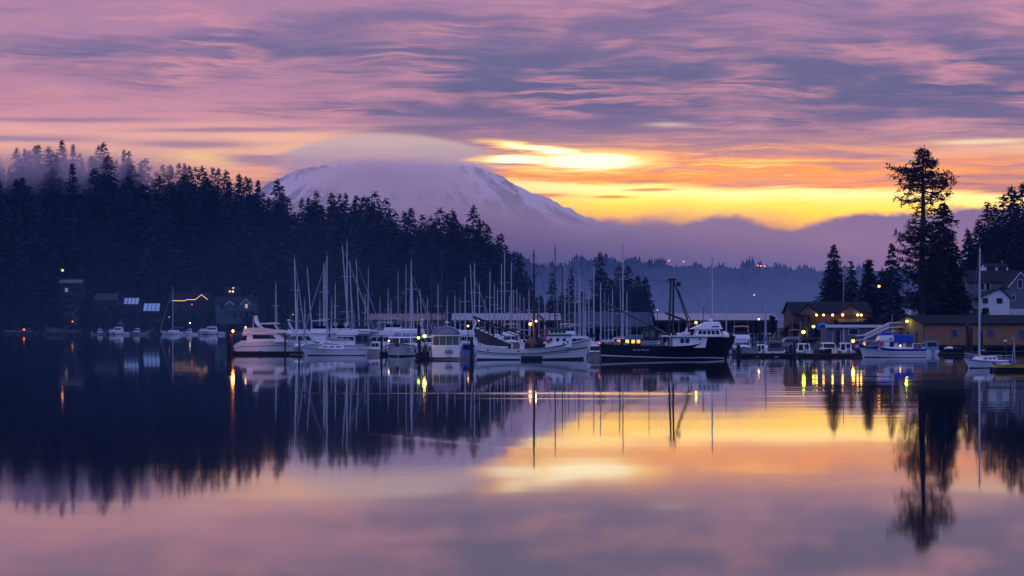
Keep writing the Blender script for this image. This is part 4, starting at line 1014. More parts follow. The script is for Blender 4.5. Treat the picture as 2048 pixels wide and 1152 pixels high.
for yy in (-1.75, 1.75):
    one('radar_arch', o, white, lambda b: b.tube([(Q(512, 0)[0], yy * .8, Q(0, 637)[1]), (Q(514, 0)[0], yy * .9, Q(0, 645)[1]), (Q(519, 0)[0], yy, Q(0, 651)[1]), (Q(530, 0)[0], yy, Q(0, 657)[1])], [.18, .17, .16, .14], 6))
one('arch_top', o, white, lambda b: b.tube([(Q(512, 0)[0], -1.4, Q(0, 637)[1]), (Q(512, 0)[0], 1.4, Q(0, 637)[1])], .16, 6)); radar(o, Q(512, 0)[0], 0, Q(0, 633.5)[1], .3)
antenna(o, Q(508, 0)[0], -1.2, Q(0, 656)[1], 2.0, .05)
railing(hl, o, 0.6, 0.985, 0.75, 0.09)
one('anchor_light', o, glow('yacht_light', WRM, 9), lambda b: b.dome((Q(494, 0)[0], -2.0, Q(0, 654.5)[1]), 0.12), True)
claim(xof(530, Y), Y, 6, 2.4)
# ---- sailboat bow-on at the left dock
o = sailboat(xof(590, 396), 397, R(-62), 9.6, CAMH + (HOR - 516) * 394 / FPX, 0.9, 'sailboat with black sail cover, bow pointing out beside the large motor yacht', None, offwhite, darkp, mastx=0.05, mr=0.13, boomlen=0.44)
claim(xof(590, 396), 397, 3, 5)
# ---- trawler yacht, bow left, behind the long sailboat
o = cruiser(xof(688, 388), 386, math.pi, 9.6, 3.6, 'white flybridge yacht with blue-grey cockpit canopy behind the long sailboat', None, fly=True, arch=False, canopy=mat('canopy_bluegrey', (0.06, 0.09, 0.15), 0.8, var=0.1), name='motor_yacht', fb=1.5)
claim(xof(688, 388), 386, 5, 2)
# ---- express cruiser bow-on
Yj = 366.0
o = cruiser(xof(801, Yj), Yj, R(-92), 12.0, 4.6, 'white express cruiser seen bow-on with dark wraparound windshield', None, fly=False, arch=False, hardtop=True, name='motor_cruiser', fb=1.5, scale_h=0.95, trunk=False)
one('anchor', o, steel, lambda b: (b.box(5.6, 6.3, -.14, .14, 1.85, 2.2), b.box(6.1, 6.4, -.3, .3, 1.5, 1.9)))
one('bow_light', o, glow('bow_lamp', (1.0, 0.5, 0.25), 5), lambda b: b.dome((3.3, -1.5, 2.35), 0.13), True)
claim(xof(801, Yj), Yj, 2.4, 6.2)
# ---- trawler stern-on
Ym = 342.0
o = empty('trawler', (xof(894, Ym), Ym, 0), R(90), 'broad white trawler seen stern-on with greenish cockpit windows', 'motor boat')
hl = Hull([(-5.5, 1.95), (0, 2.0), (3, 2.3), (5.5, 2.8)], -5.45, 4.6, 4.3, 0.94, 0.94, 0.35, 2.4, 0.6)
one('hull', o, white, hl.body); one('waterline_stripe', o, boot, lambda b: hl.band(b, 0, 0.08)); one('rub_rail', o, greyp, lambda b: hl.band(b, 0.42, 0.47, 0.05))
c = Cab(-5.35, 3.0, -5.25, 2.4, 1.95, 1.85, 1.9, 3.35)
one('deckhouse', o, white, c.body)
for a in (-0.94, -0.46, 0.02, 0.50): c.end(0, a, a + 0.44, 0.10, 0.94, o, glassg, 'cockpit_window')
for i in range(3): c.win(0.05 + 0.3 * i, 0.3 + 0.3 * i, 0.2, 0.9, o)
one('flybridge_deck', o, white, lambda b: b.box(-5.5, 2.2, -2.05, 2.05, 3.352, 3.46))
one('fly_enclosure', o, mat('smoked_vinyl', (0.16, 0.15, 0.24), 0.35), lambda b: b.loft([[(-3.6 + 3.4 * j, 1.9 * math.cos(a), 3.46 + 1.15 * math.sin(a)) for a in [math.pi * i / 10 for i in range(11)]] for j in (0, 1)]), True)
one('enclosure_frame', o, alu, lambda b: [b.tube([(xx, 1.92 * math.cos(math.pi * i / 12), 3.46 + 1.17 * math.sin(math.pi * i / 12)) for i in range(13)], 0.035, 4) for xx in (-3.62, -0.2)])
one('transom_door', o, greyp, lambda b: b.box(-5.56, -5.49, -0.9, 0.1, 0.85, 1.35))
one('swim_ladder', o, alu, lambda b: [b.tube([(-5.62, yy, 0.1), (-5.62, yy, 1.8)], 0.03, 4) for yy in (-0.55, -0.25)] + [b.tube([(-5.62, -0.55, z), (-5.62, -0.25, z)], 0.025, 4) for z in (0.4, 0.75, 1.1, 1.45)])
one('swim_platform', o, teak, lambda b: b.box(-6.2, -5.46, -1.9, 1.9, 0.28, 0.36))
radar(o, -0.5, 0, 5.2, 0.3)
one('mast', o, alu, lambda b: b.tube([(0, 0, 3.4), (0, 0, 8.2)], [0.07, 0.035], 6))
for sg in (1, -1): one('fender_or_hull_shade', o, mat('fender_pink', (0.45, 0.40, 0.44), 0.6), lambda b: b.tube([(-3.0, sg * 2.25, 0.3), (-3.0, sg * 2.25, 1.2)], 0.16, 8))
claim(xof(894, Ym), Ym, 2.3, 6)

# ---- second row of motor boats
def cr(u, Y, rz, L, B, label, **kw):
    claim(xof(u, Y), Y, L / 2 if abs(math.cos(rz)) > 0.5 else B / 2, B / 2 if abs(math.cos(rz)) > 0.5 else L / 2)
    return cruiser(xof(u, Y), Y, rz, L, B, label, **kw)
pink = mat('gelcoat_rose', (0.60, 0.54, 0.57), 0.5, var=0.06)
cr(607, 412, 0.05, 11.0, 4.0, 'white cruiser with radar arch behind the black sail cover', fly=True, arch=True, canvas=navyc, scale_h=1.15)
cr(682, 409, R(92), 12.5, 4.4, 'tall pale cruiser with two white satellite domes on its roof', fly=True, arch=False, domes=2, canvas=navyc, scale_h=1.2, tint=pink)
cr(757, 404, math.pi, 10.5, 3.9, 'boxy white cruiser with pale canvas flybridge, left of the bow-on express cruiser', fly=True, arch=False, canvas=greyc, canopy=greyc, scale_h=1.1)
cr(821, 386, R(-90), 11, 4.2, 'white hardtop cruiser half hidden behind the bow-on express cruiser', fly=False, arch=False, hardtop=True, scale_h=1.05)
cr(814, 424, math.pi, 12, 4.1, 'white cruiser with grey canvas behind the yellow-green dock lamps', fly=True, arch=True, canvas=tanc, scale_h=1.15)
cr(862, 408, 0, 8.5, 3.4, 'pale cruiser wrapped in a bright blue tarp behind the stern-on trawler', fly=False, arch=False, canopy=bluet, scale_h=1.1, hullm=offwhite)
cr(923, 412, R(180), 11, 4.0, 'white cruiser with a radar arch to the right of the stern-on trawler', fly=True, arch=True, scale_h=1.1)
cr(990, 372, R(0), 9.5, 3.6, 'white cabin boat tucked behind the tilted grey skiff', fly=True, arch=False, canvas=navyc, scale_h=1.0)
cr(1158, 372, R(20), 9.0, 3.6, 'cruiser with a yellowish canvas canopy above the white bow', fly=False, arch=False, canopy=mat('yellow_canvas', (0.34, 0.29, 0.17), 0.9), canvas=tanc, scale_h=1.25)
cr(1212, 372, R(180), 8.0, 3.4, 'low white cabin boat behind the stern of the black fishing boat', fly=False, arch=False, scale_h=0.9, hullm=offwhite, tint=pink)
cr(1238, 390, R(180), 9.0, 3.4, 'white cabin boat with long windows behind the black stern', fly=False, arch=False, scale_h=1.0, tint=pink)
cr(1280, 386, R(0), 9.0, 3.4, 'grey-blue workboat behind the net winch of the black boat', fly=True, arch=False, scale_h=0.9, tint=mat('workboat_blue', (0.10, 0.16, 0.24), 0.6))
cr(1483, 378, R(-90), 8.0, 3.2, 'boat with an orange canopy just beyond the black bow', fly=True, arch=False, canvas=orangec, scale_h=1.0, hullm=greyp)
for (uu, Yr, rz_, L_, B_, lab, kw) in (
 (640, 436, R(90), 11, 4.0, 'pale flybridge cruiser between the twin masts and the satellite domes', dict(fly=True, arch=False, canvas=greyc, scale_h=1.15)),
 (722, 436, R(-90), 11, 4.0, 'rose-white cruiser behind the boxy cruiser and the slanting forestay', dict(fly=True, arch=False, canvas=navyc, scale_h=1.15, tint=pink)),
 (786, 440, R(90), 11, 4.0, 'tall white cruiser behind the short pair of masts', dict(fly=True, arch=False, canvas=tanc, scale_h=1.25)),
 (905, 440, R(90), 10, 3.8, 'cruiser with navy canvas at the left end of the pale roof', dict(fly=True, arch=False, canvas=navyc, scale_h=1.1)),
 (1022, 436, R(-90), 10, 3.8, 'white cruiser behind the dark boom of the white fishing boat', dict(fly=True, arch=False, canvas=tanc, scale_h=1.0)),
 (1135, 440, R(90), 10, 3.8, 'white cruiser glimpsed behind the green-trimmed wheelhouse', dict(fly=True, arch=False, canvas=greyc, scale_h=1.0)),
 (1352, 400, R(180), 9, 3.4, 'white cabin boat behind the tripod mast of the black boat', dict(fly=True, arch=True, scale_h=1.0)),
 (1580, 402, R(180), 8, 3.0, 'dim cabin boat behind the dark thicket dock', dict(fly=False, arch=False, canvas=redp, hullm=greyp, tint=greyp))):
    cr(uu, Yr, rz_, L_, B_, lab, **kw)
# row of lit windows: dark boat astern of the winch house
o = runabout(xof(1262, 366), 366, R(0), 7.5, 2.8, 'dark cabin boat with a row of amber lit windows', None, darkp, None, outboard=False, windows=False)
for i, (a, k) in enumerate(((-2.2, 5), (-0.9, 12), (0.0, 10), (0.8, 8))): one('lit_window', o, glow('amber_window%d' % i, AMB, k * 0.28), lambda b: b.box(a, a + 0.5, -1.55, -1.5, 2.0, 2.5))
one('window_board', o, darkp, lambda b: b.box(-2.6, 1.7, -1.5, -1.3, 0.9, 2.6))

# ---- small craft
def ru(u, Y, rz, L, B, label, **kw):
    claim(xof(u, Y), Y, L / 2 if abs(math.cos(rz)) > 0.5 else B / 2, B / 2 if abs(math.cos(rz)) > 0.5 else L / 2)
    return runabout(xof(u, Y), Y, rz, L, B, label, **kw)
ru(1551, 368, R(84), 6.2, 3.0, 'small white cuddy boat with big dark canvas back, alone on the right dock', top=mat('canvas_slate', (0.07, 0.08, 0.13), 0.85), outboard=False)
ru(1521, 366, R(95), 4.2, 1.7, 'tiny pale dinghy with an upright outboard left of the cuddy boat', hullm=offwhite)
ru(1607, 370, R(88), 5.6, 2.6, 'cabin boat with rose-tinted stern between the green lamp and the dark piling', hullm=pink)
ru(1655, 372, R(-80), 6.5, 2.8, 'dark red-hulled boat with grey canvas near the orange dock lamp', hullm=mat('dark_red', (0.12, 0.012, 0.012), 0.5), top=mat('canvas_slate', (0.07, 0.08, 0.13), 0.85))
ru(1690, 374, R(92), 5.8, 2.4, 'white runabout just left of the orange dock lamp', top=None)
ru(1859, 382, R(90), 6.0, 2.5, 'small boat with light blue canvas behind the stern of the blue-canopied trawler', top=mat('light_blue_canvas', (0.12, 0.24, 0.40), 0.85))
ru(938, 352, R(86), 5.5, 2.2, 'small boat under a bright blue cover between the trawler and the white fishing boat', hullm=greyp, top=bluet, outboard=False)
ru(1190, 351, R(-90), 5.0, 2.2, 'small pale boat squeezed between the two fishing boats', hullm=offwhite, outboard=False)
ru(752, 383, R(180), 6.0, 2.4, 'small boat with mauve topsides right of the long sailboat', hullm=pink)
# inflatable dinghy carried on the boxy cruiser
def inflatable(x, Y, z, rz, L, label, m, group=None):
    o = empty('inflatable_dinghy', (x, Y, z), rz, label, 'dinghy', group)
    one('tubes', o, m, lambda b: b.tube([(-L / 2, -.55, .25), (L * 0.2, -.6, .25), (L * 0.42, -.35, .33), (L / 2, 0, .42), (L * 0.42, .35, .33), (L * 0.2, .6, .25), (-L / 2, .55, .25)], [.17, .21, .21, .2, .21, .21, .17], 8), True)
    one('floor', o, greyp, lambda b: b.box(-L * 0.46, L * 0.34, -.45, .45, .08, .14))
    one('transom', o, darkp, lambda b: b.box(-L * 0.46, -L * 0.43, -.45, .45, .1, .5))
    return o
inflatable(xof(738, 404), 401.6, CAMH - (665 - HOR) * 402 / FPX, math.pi, 3.4, 'pale inflatable dinghy lashed beside the flybridge of the boxy cruiser', offwhite)
# personal watercraft by the warehouse
Yv = 380.0
o = empty('jet_ski', (xof(1908, Yv), Yv, 0.35), math.pi + R(15), 'dark watercraft with white nose on a float below the orange warehouse', 'jet ski')
one('hull', o, darkp, lambda b: b.loft([[(x, -w, z), (x, w, z), (x, w * .7, 0), (x, -w * .7, 0)] for x, w, z in ((-1.5, .5, .45), (-.5, .6, .5), (.6, .55, .6), (1.4, .3, .62), (1.75, .05, .6))]))
one('nose', o, white, lambda b: b.loft([[(x, -w, .55), (x, w, .55), (x, w * .6, z), (x, -w * .6, z)] for x, w, z in ((.4, .5, .95), (1.0, .42, .95), (1.7, .1, .66))]))
one('saddle', o, rubber, lambda b: b.box(-1.3, .3, -.2, .2, .5, .85)); one('handlebar', o, steel, lambda b: (b.tube([(.5, 0, .9), (.35, 0, 1.15)], .05), b.tube([(.35, -.4, 1.15), (.35, .4, 1.15)], .03)))
o = empty('swim_float', (xof(1912, Yv), Yv, 0), R(15), 'low dark float carrying the watercraft below the warehouse', 'float')
one('deck', o, wood, lambda b: b.box(-3.2, 3.2, -1.3, 1.3, 0.12, 0.34)); one('pontoon', o, rubber, lambda b: (b.tube([(-3.0, -.9, 0), (3.0, -.9, 0)], .2), b.tube([(-3.0, .9, 0), (3.0, .9, 0)], .2)))

# ------------------------------------------------------------------ the forest of masts behind: one sailboat each
G = 'sailboats berthed in the marina'
MAST = [  # top u, v, base u, dark, label
 (553, 568, 551, 0, 'sailboat with a lone short mast left of the main mast cluster'),
 (596, 578, 595, 0, 'sailboat with a short upright mast just left of the black sail cover'),
 (617.5, 537, 626, 0, 'sailboat with a stout left-leaning mast above the radar arch'),
 (645.7, 528, 647, 0, 'sailboat with the left one of two close twin masts left of the domes'),
 (649.5, 530, 650, 0, 'sailboat with the right one of two close twin masts left of the domes'),
 (671, 569, 671, 0, 'sailboat with a short thin mast above the left satellite dome'),
 (687.5, 492, 699, 0, 'sailboat with a very tall mast leaning left above the satellite domes'),
 (692, 482, 693.5, 0, 'sailboat with the tallest upright mast of the left cluster'),
 (701, 523, 706, 0, 'sailboat with a middling mast just right of the tallest pair'),
 (714, 519.5, 720, 0, 'sailboat with a spreader-armed mast and long slanting forestay left of the boxy cruiser'),
 (737, 536, 737, 0, 'sailboat with an upright mast crossed by a slanting forestay'),
 (773, 580, 776, 0, 'sailboat with the left of two short masts above the boxy cruiser'),
 (780, 602, 782, 0, 'sailboat with the shorter mast beside a short one above the boxy cruiser'),
 (797, 544, 796, 0, 'sailboat with a slim upright mast left of the red-roofed cottage'),
 (810, 530, 812, 0, 'sailboat with an upright mast in front of the red-roofed cottage'),
 (821.5, 520.6, 823, 0, 'sailboat with the tallest mast above the hardtop cruiser'),
 (824.5, 542, 829, 0, 'sailboat with a left-leaning mast close beside a taller upright one'),
 (842.5, 580, 848, 0, 'sailboat with a short mast leaning over the blue tarp'),
 (863, 540, 863, 1, 'sailboat with a thin dark mast carrying a small amber light'),
 (876, 570, 876, 0, 'sailboat with a short mast left of the tall cross-armed one'),
 (884, 498, 884, 1, 'sailboat with a tall dark mast and wide crosstree behind the stern-on trawler'),
 (894.5, 592, 894.5, 0, 'sailboat with a stubby mast right of the tall cross-armed one'),
 (909.5, 592, 909.5, 0, 'sailboat with a stubby mast at the left end of the pale roof'),
 (929, 557, 930, 0, 'sailboat with a thin mast near the left end of the pale roof'),
 (942.5, 531, 948, 0, 'sailboat with a left-leaning mast above the tilted skiff'),
 (947.5, 528, 949, 0, 'sailboat with an upright mast beside a leaning one above the tilted skiff'),
 (959, 569, 959, 0, 'sailboat with a short mast above the bow of the tilted skiff'),
 (979, 544, 980, 0, 'sailboat with a mid-height mast above the middle of the tilted skiff'),
 (989, 568, 989, 0, 'sailboat with a short mast above the end of the skiff'),
 (995, 580, 995, 0, 'sailboat with the shortest mast above the end of the skiff'),
 (1004, 528.5, 1003, 0, 'sailboat with a stout mast at the right foot of the wooded hill'),
 (1010, 504, 1009, 0, 'sailboat with the tallest mast at the right foot of the wooded hill'),
 (1022.5, 526, 1023, 0, 'sailboat with a slim mast just outside the edge of the wooded hill'),
 (1031, 580, 1034, 0, 'sailboat with a short mast left of the dark fishing mast'),
 (1058, 581, 1058, 0, 'sailboat with a short mast beside the dark fishing mast'),
 (1108, 493.5, 1110, 1, 'sailboat with the tallest mast against the bay, right of the fishing mast'),
 (1126, 531, 1125, 1, 'sailboat with a heavy black mast against the bay'),
 (1130, 535, 1130, 0, 'sailboat with a pale mast touching the heavy black one'),
 (1137, 556, 1137, 1, 'sailboat with a short dark mast right of the heavy black one'),
 (1148, 558, 1150, 0, 'sailboat with a short pale mast left of the big round tree'),
 (1157, 526, 1157, 0, 'sailboat with a tall thin pale mast left of the big round tree'),
 (1165, 560, 1166, 0, 'sailboat with a short thin mast beside a tall thin pale one'),
 (1171, 586, 1171, 0, 'sailboat with a low mast before the blue-roofed shed'),
 (1188, 535, 1188, 0, 'sailboat with an upright mast in front of the big round tree'),
 (1225, 579, 1225, 0, 'sailboat with a short pale mast before the blue-roofed shed'),
 (1238, 534, 1239, 1, 'sailboat with a dark mast left of the tallest mast by the small island'),
 (1244, 489, 1246, 0, 'sailboat with the very tall mast in front of the small wooded point'),
 (1254, 584, 1254, 0, 'sailboat with a short mast right of the very tall one by the point'),
 (1426, 513, 1424, 0, 'sailboat with a tall thin mast behind the white wheelhouse'),
 (1452, 588, 1452, 0, 'sailboat with a short mast above the black bow'),
 (1532, 591, 1532, 0, 'sailboat with a bare mast rising by the dark bush on the right dock'),
]
LOW = 'low bare-masted sailboat in the thick of the marina, mast no taller than the sheds behind'
MAST += [(a, v_, a, 0, LOW) for a, v_ in ((1019, 592), (1027, 584), (1040, 590), (1048, 596), (1115, 566), (1160, 556), (1178, 578), (1210, 585), (1217, 594), (1090, 590), (1078, 583), (640, 600), (663, 596), (730, 590), (760, 598), (835, 600), (855, 596), (920, 598), (970, 600), (705, 602), (610, 598))]
rows = [428 + 12.5 * i for i in range(9)]
for (ut, vt, ub, dk, lab) in MAST:
    leaning = abs(ut - ub) > 3.2
    done = False
    for Yr in ([396, 384] if ut in (1426, 1452, 1532) else []) + rows:
        k = Yr / FPX; x = xof(ub, Yr); top = CAMH + (HOR - vt) * k
        L = max(7.0, min(13.0, top * 0.66)); B = L * 0.31
        hx, hy = (L / 2, B / 2) if leaning else (B / 2, L / 2)
        hx, hy = hx * 0.96, hy * 0.96
        if free(x, Yr, hx, hy):
            claim(x, Yr, hx, hy); done = True
            lean = (ub - ut) * k * (top / max(1.0, (top - 4.0)))
            rz = 0.0 if leaning else R(rnd.choice((-90, 90)) + rnd.uniform(-3, 3))
            sailboat(x + (-L * 0.06 if leaning else 0), Yr, rz, L, top, lean if leaning else 0.12, lab, 'low masts in the thick of the marina' if lab == LOW else G, rnd.choice((white, white, offwhite, navyhull)), rnd.choice((navyc, navyc, bluec, tanc, greyc)), dark=bool(dk), mr=0.075 + 0.003 * top, detail=False, furl=rnd.random() < 0.6)
            break
    if not done: print('no berth for', ut, vt)

# ------------------------------------------------------------------ docks and pilings
def dock(u0, u1, Y, label, w=2.4, top=0.5, rz=0.0):
    x0, x1 = xof(u0, Y), xof(u1, Y); L = x1 - x0
    o = empty('floating_dock', ((x0 + x1) / 2, Y, 0), rz, label, 'dock')
    one('deck', o, wood, lambda b: b.box(-L / 2, L / 2, -w / 2, w / 2, top - 0.10, top))
    one('fascia', o, creo, lambda b: [b.box(-L / 2, L / 2, s * w / 2 - .06 + (.002 if s > 0 else -.002), s * w / 2 + .06, top - .42, top + .01) for s in (1, -1)])
    one('float_tank', o, rubber, lambda b: [b.box(-L / 2 + i * 3.0 + .2, -L / 2 + i * 3.0 + 2.4, -w / 2 + .15, w / 2 - .15, -.3, top - .12) for i in range(max(1, int(L / 3)))])
    one('cleat', o, steel, lambda b: [b.box(-L / 2 + 1 + i * 4, -L / 2 + 1.3 + i * 4, -w / 2 + .1, -w / 2 + .25, top, top + .12) for i in range(max(1, int(L / 4)))])
    return o
dock(456, 604, 380.5, 'dark floating dock at the left end of the marina under the large yacht')
dock(832, 858, 335.5, 'short dark float carrying two lamps beside the stern-on trawler', 1.6, 0.5)
dock(760, 950, 374, 'floating dock behind the bow-on cruiser and the stern-on trawler')
dock(1476, 1722, 361, 'long dark floating dock between the black bow and the blue-canopied trawler')
dock(604, 760, 396, 'floating dock hidden behind the long sailboat')
dock(1985, 2120, 268, 'dark float in the lower right corner carrying yellow and white dinghies', 3.0, 0.42)
dock(0, 470, 781, 'low dark dock along the far left shore', 2.0, 0.7)
dock(1500, 1800, 404, 'dark dock in front of the grey office and the shore', 2.4, 0.6)
def piling(u, Y, vt, label, r=0.2, cap=True):
    p = at(u, vt, Y)
    o = empty('piling', (p.x, Y, 0), 0, label, 'piling', 'dock pilings')
    one('post', o, creo, lambda b: b.tube([(0, 0, -1.2), (0.02, 0, p.z * .5), (0, 0, p.z)], [r * 1.05, r, r * .95], 9))
    if cap: one('cap', o, rubber, lambda b: b.tube([(0, 0, p.z + .003), (0, 0, p.z + .22)], [r * 1.02, 0.03], 9))
    return o
piling(459, 378.5, 669, 'thick dark piling with an amber lamp at the left end of the dock', 0.46, False)
piling(570, 378, 672, 'slim dark piling before the stern dock, left of the bow-on sailboat', 0.13)
piling(598, 378, 674, 'slim piling at the bow of the long white sailboat', 0.13)
piling(763, 365, 673, 'slim dark piling left of the bow-on express cruiser', 0.15)
piling(943, 337, 677, 'dark piling at the stern of the white fishing boat', 0.24)
piling(1589, 358, 684, 'dark piling on the right dock left of the rose-sterned boat', 0.2)
piling(838, 378, 650, 'broad black piling above the yellow-green lamp', 0.28)
piling(852, 336, 690, 'slim red-lit piling under the yellow lamp', 0.13)
piling(1935, 408, 650, 'left one of the pair of tall pilings before the orange warehouse', 0.30)
piling(1942, 407, 657, 'right one of the pair of tall pilings before the orange warehouse', 0.28)
piling(1963, 409, 661, 'single piling behind the white moored mast', 0.22)
piling(1477, 357, 690, 'blue-wrapped piling at the black bow', 0.28).children[0].data.materials[0] = mat('blue_wrap', (0.02, 0.09, 0.20), 0.7)
piling(1582, 363, 689, 'blue-wrapped piling beside the dark piling on the right dock', 0.26).children[0].data.materials[0] = MATS['blue_wrap']
o = empty('garden_umbrella', (xof(1645, 440), 440, CAMH - (668 - HOR) * 440 / FPX), 0, 'round blue canopy standing beside the yellow-green lamp', 'canopy')
one('canopy', o, bluet, lambda b: b.dome((0, 0, 1.3), 1.05, 1, 1, .75, 14, 6, 0.0), True); one('skirt', o, bluet, lambda b: b.tube([(0, 0, .75), (0, 0, 1.297)], 1.06, 14)); one('pole', o, steel, lambda b: b.tube([(0, 0, -.4), (0, 0, .748)], .05, 6))
# dock boxes, bins and drums
def dock_box(u, Y, v0, v1, w, m, label, z0=0.5, nm='dock_box'):
    k = Y / FPX; h = (v1 - v0) * k
    o = empty(nm, (xof(u, Y), Y, z0), 0, label, 'dock box')
    one('box', o, m, lambda b: b.box(-w / 2, w / 2, -.4, .4, 0, h * .82)); one('lid', o, m, lambda b: b.prism([(-w / 2 - .04, h * .82 + .004), (w / 2 + .04, h * .82 + .004), (w / 2 - .05, h), (-w / 2 + .05, h)], -.44, .44))
    return o
dock_box(1669, 361, 700, 709, 0.75, mat('pale_box', (0.62, 0.56, 0.52), 0.6), 'pale dock box glowing in the orange lamp light')
dock_box(1500, 361, 697, 709, 2.4, greyp, 'wide grey dock locker right of the black bow')
dock_box(1618, 360, 702, 709, 1.1, pink, 'low rose-coloured box right of the dark piling')
dock_box(1482, 361, 674, 683, 1.9, white, 'white box raised beyond the black bow', 2.1)

# ------------------------------------------------------------------ lamps
lamp_post('dock_lamp', 466, 662, 378.5, 3.1, AMB, 16, 0.22, 'amber lamp on the thick piling at the left dock end', group='dock lamps', watts=700)
lamp_post('dock_lamp', 849, 672, 335, 0.5, YEL, 22, 0.24, 'bright yellow dock lamp left of the stern-on trawler', group='dock lamps', watts=170)
lamp_post('dock_lamp', 837, 675.5, 336, 0.5, GRN, 9, 0.20, 'greenish dock lamp just left of the bright yellow one', group='dock lamps')
lamp_post('dock_lamp', 936, 652, 404, 0.5, WRM, 8, 0.18, 'small warm lamp behind the bow of the tilted skiff', group='dock lamps')
lamp_post('dock_lamp', 957, 642, 420, 0.5, WRM, 4, 0.14, 'faint warm lamp above the tilted skiff', group='dock lamps')
lamp_post('dock_lamp', 1706, 682, 359, 0.5, AMB, 16, 0.26, 'orange dock lamp at the bow of the blue-canopied trawler', group='dock lamps', watts=200)
lamp_post('dock_lamp', 1607, 664, 362, 0.6, GRN, 20, 0.27, 'brilliant green-yellow lamp over the right dock', group='dock lamps', arm=0.6, watts=110)
lamp_post('dock_lamp', 1627, 653, 402, 0.6, (0.9, 0.85, 0.05), 14, 0.25, 'yellow-green lamp on a taller post right of the brilliant green one', group='dock lamps')
lamp_post('street_lamp', 1758, 572.5, 500, 3.0, AMB, 13, 0.30, 'orange street lamp on a curved arm in front of the big trees', group='street lamps', arm=-2.3, mpost=mat('lamp_pole', (0.09, 0.06, 0.055), 0.7))
lamp_post('street_lamp', 125, 540.5, 842, 8.0, AMB, 9, 0.42, 'orange lamp alone on the dark slope above the left houses', group='street lamps')
lamp_post('shore_lamp', 48, 659, 790, 0.7, (1.0, 0.12, 0.03), 5, 0.30, 'small red lamp at the far left shore dock', group='shore lamps')
lamp_post('shore_lamp', 145, 643, 800, 2.0, AMB, 2.5, 0.24, 'small amber lamp on the left shore below the two-storey house', group='shore lamps')
lamp_post('shore_lamp', 380, 646, 796, 1.0, (1.0, 0.7, 0.5), 5, 0.24, 'small white lamp right of the far sailboat', group='shore lamps')
lamp_post('shore_lamp', 338, 634, 800, 1.0, AMB, 1.5, 0.22, 'faint amber lamp left of the far sailboat', group='shore lamps')
lamp_post('shore_lamp', 866, 588, 880, 1.0, AMB, 2.5, 0.24, 'faint amber lamp halfway up behind the masts', group='shore lamps')
lamp_post('shore_lamp', 926, 570, 930, 1.0, (0.9, 1.0, 0.5), 1.6, 0.22, 'pale lamp at the foot of the right end of the hill', group='shore lamps')
lamp_post('shore_lamp', 586, 629, 600, 0.5, AMB, 2, 0.15, 'faint amber lamp above the radar arch', group='shore lamps')
for uu, vv, kk, lab in ((1338, 521, 9, 'left one of two lights on the far ridge top'), (1367, 523, 12, 'right one of two lights on the far ridge top'), (1516, 531, 9, 'left one of the cluster of lights on the right part of the ridge'), (1522, 532, 12, 'middle one of the cluster of lights on the right part of the ridge'), (1529, 532.5, 9, 'right one of the cluster of lights on the right part of the ridge'), (1508.5, 590, 25, 'lone orange-red light low on the far ridge')):
    lamp_post('street_lamp', uu, vv, 3230 if vv < 580 else 3190, at(uu, vv, 3230).z - 7, AMB, kk, 0.9, lab, group='lights on the far ridge')

# ------------------------------------------------------------------ buildings
roofd = mat('dark_shingle', (0.011, 0.012, 0.016), 0.95, 0.0, 0.15, var=0.25, scale=1.2)
roofp = mat('pale_metal_roof', (0.30, 0.265, 0.285), 0.6, var=0.06, scale=0.3)
roofb = mat('slate_blue_roof', (0.026, 0.040, 0.072), 0.8, 0.0, 0.25, var=0.08, scale=0.3)
wallg = mat('grey_siding', (0.12, 0.12, 0.145), 0.8, var=0.1)
wallw = mat('white_siding', (0.70, 0.70, 0.72), 0.75, var=0.05)
wallo = mat('orange_siding', (0.29, 0.135, 0.062), 0.85, var=0.12, scale=0.8)
wallb = mat('brown_siding', (0.10, 0.052, 0.042), 0.85, var=0.12)
walld = mat('dark_siding', (0.014, 0.013, 0.016), 0.9, var=0.2)
wallbl = mat('bluegrey_siding', (0.065, 0.085, 0.105), 0.8, var=0.1)
trimw = mat('white_trim', (0.72, 0.71, 0.72), 0.6)
def pane(parent, name, x0, x1, z0, z1, y, m, lit=None, frame=None, fw=0.09):
    f = one(name, parent, frame or mat('dusk_trim', (0.09, 0.09, 0.11), 0.6), lambda b: (b.box(x0 - fw, x0, y - .07, y + .05, z0 - fw, z1 + fw), b.box(x1, x1 + fw, y - .07, y + .05, z0 - fw, z1 + fw), b.box(x0, x1, y - .07, y + .05, z1, z1 + fw), b.box(x0, x1, y - .07, y + .05, z0 - fw, z0)))
    one('pane', f, lit or m, lambda b: (b.box(x0, x1, y - .02, y + .04, z0, z1),))
    return f
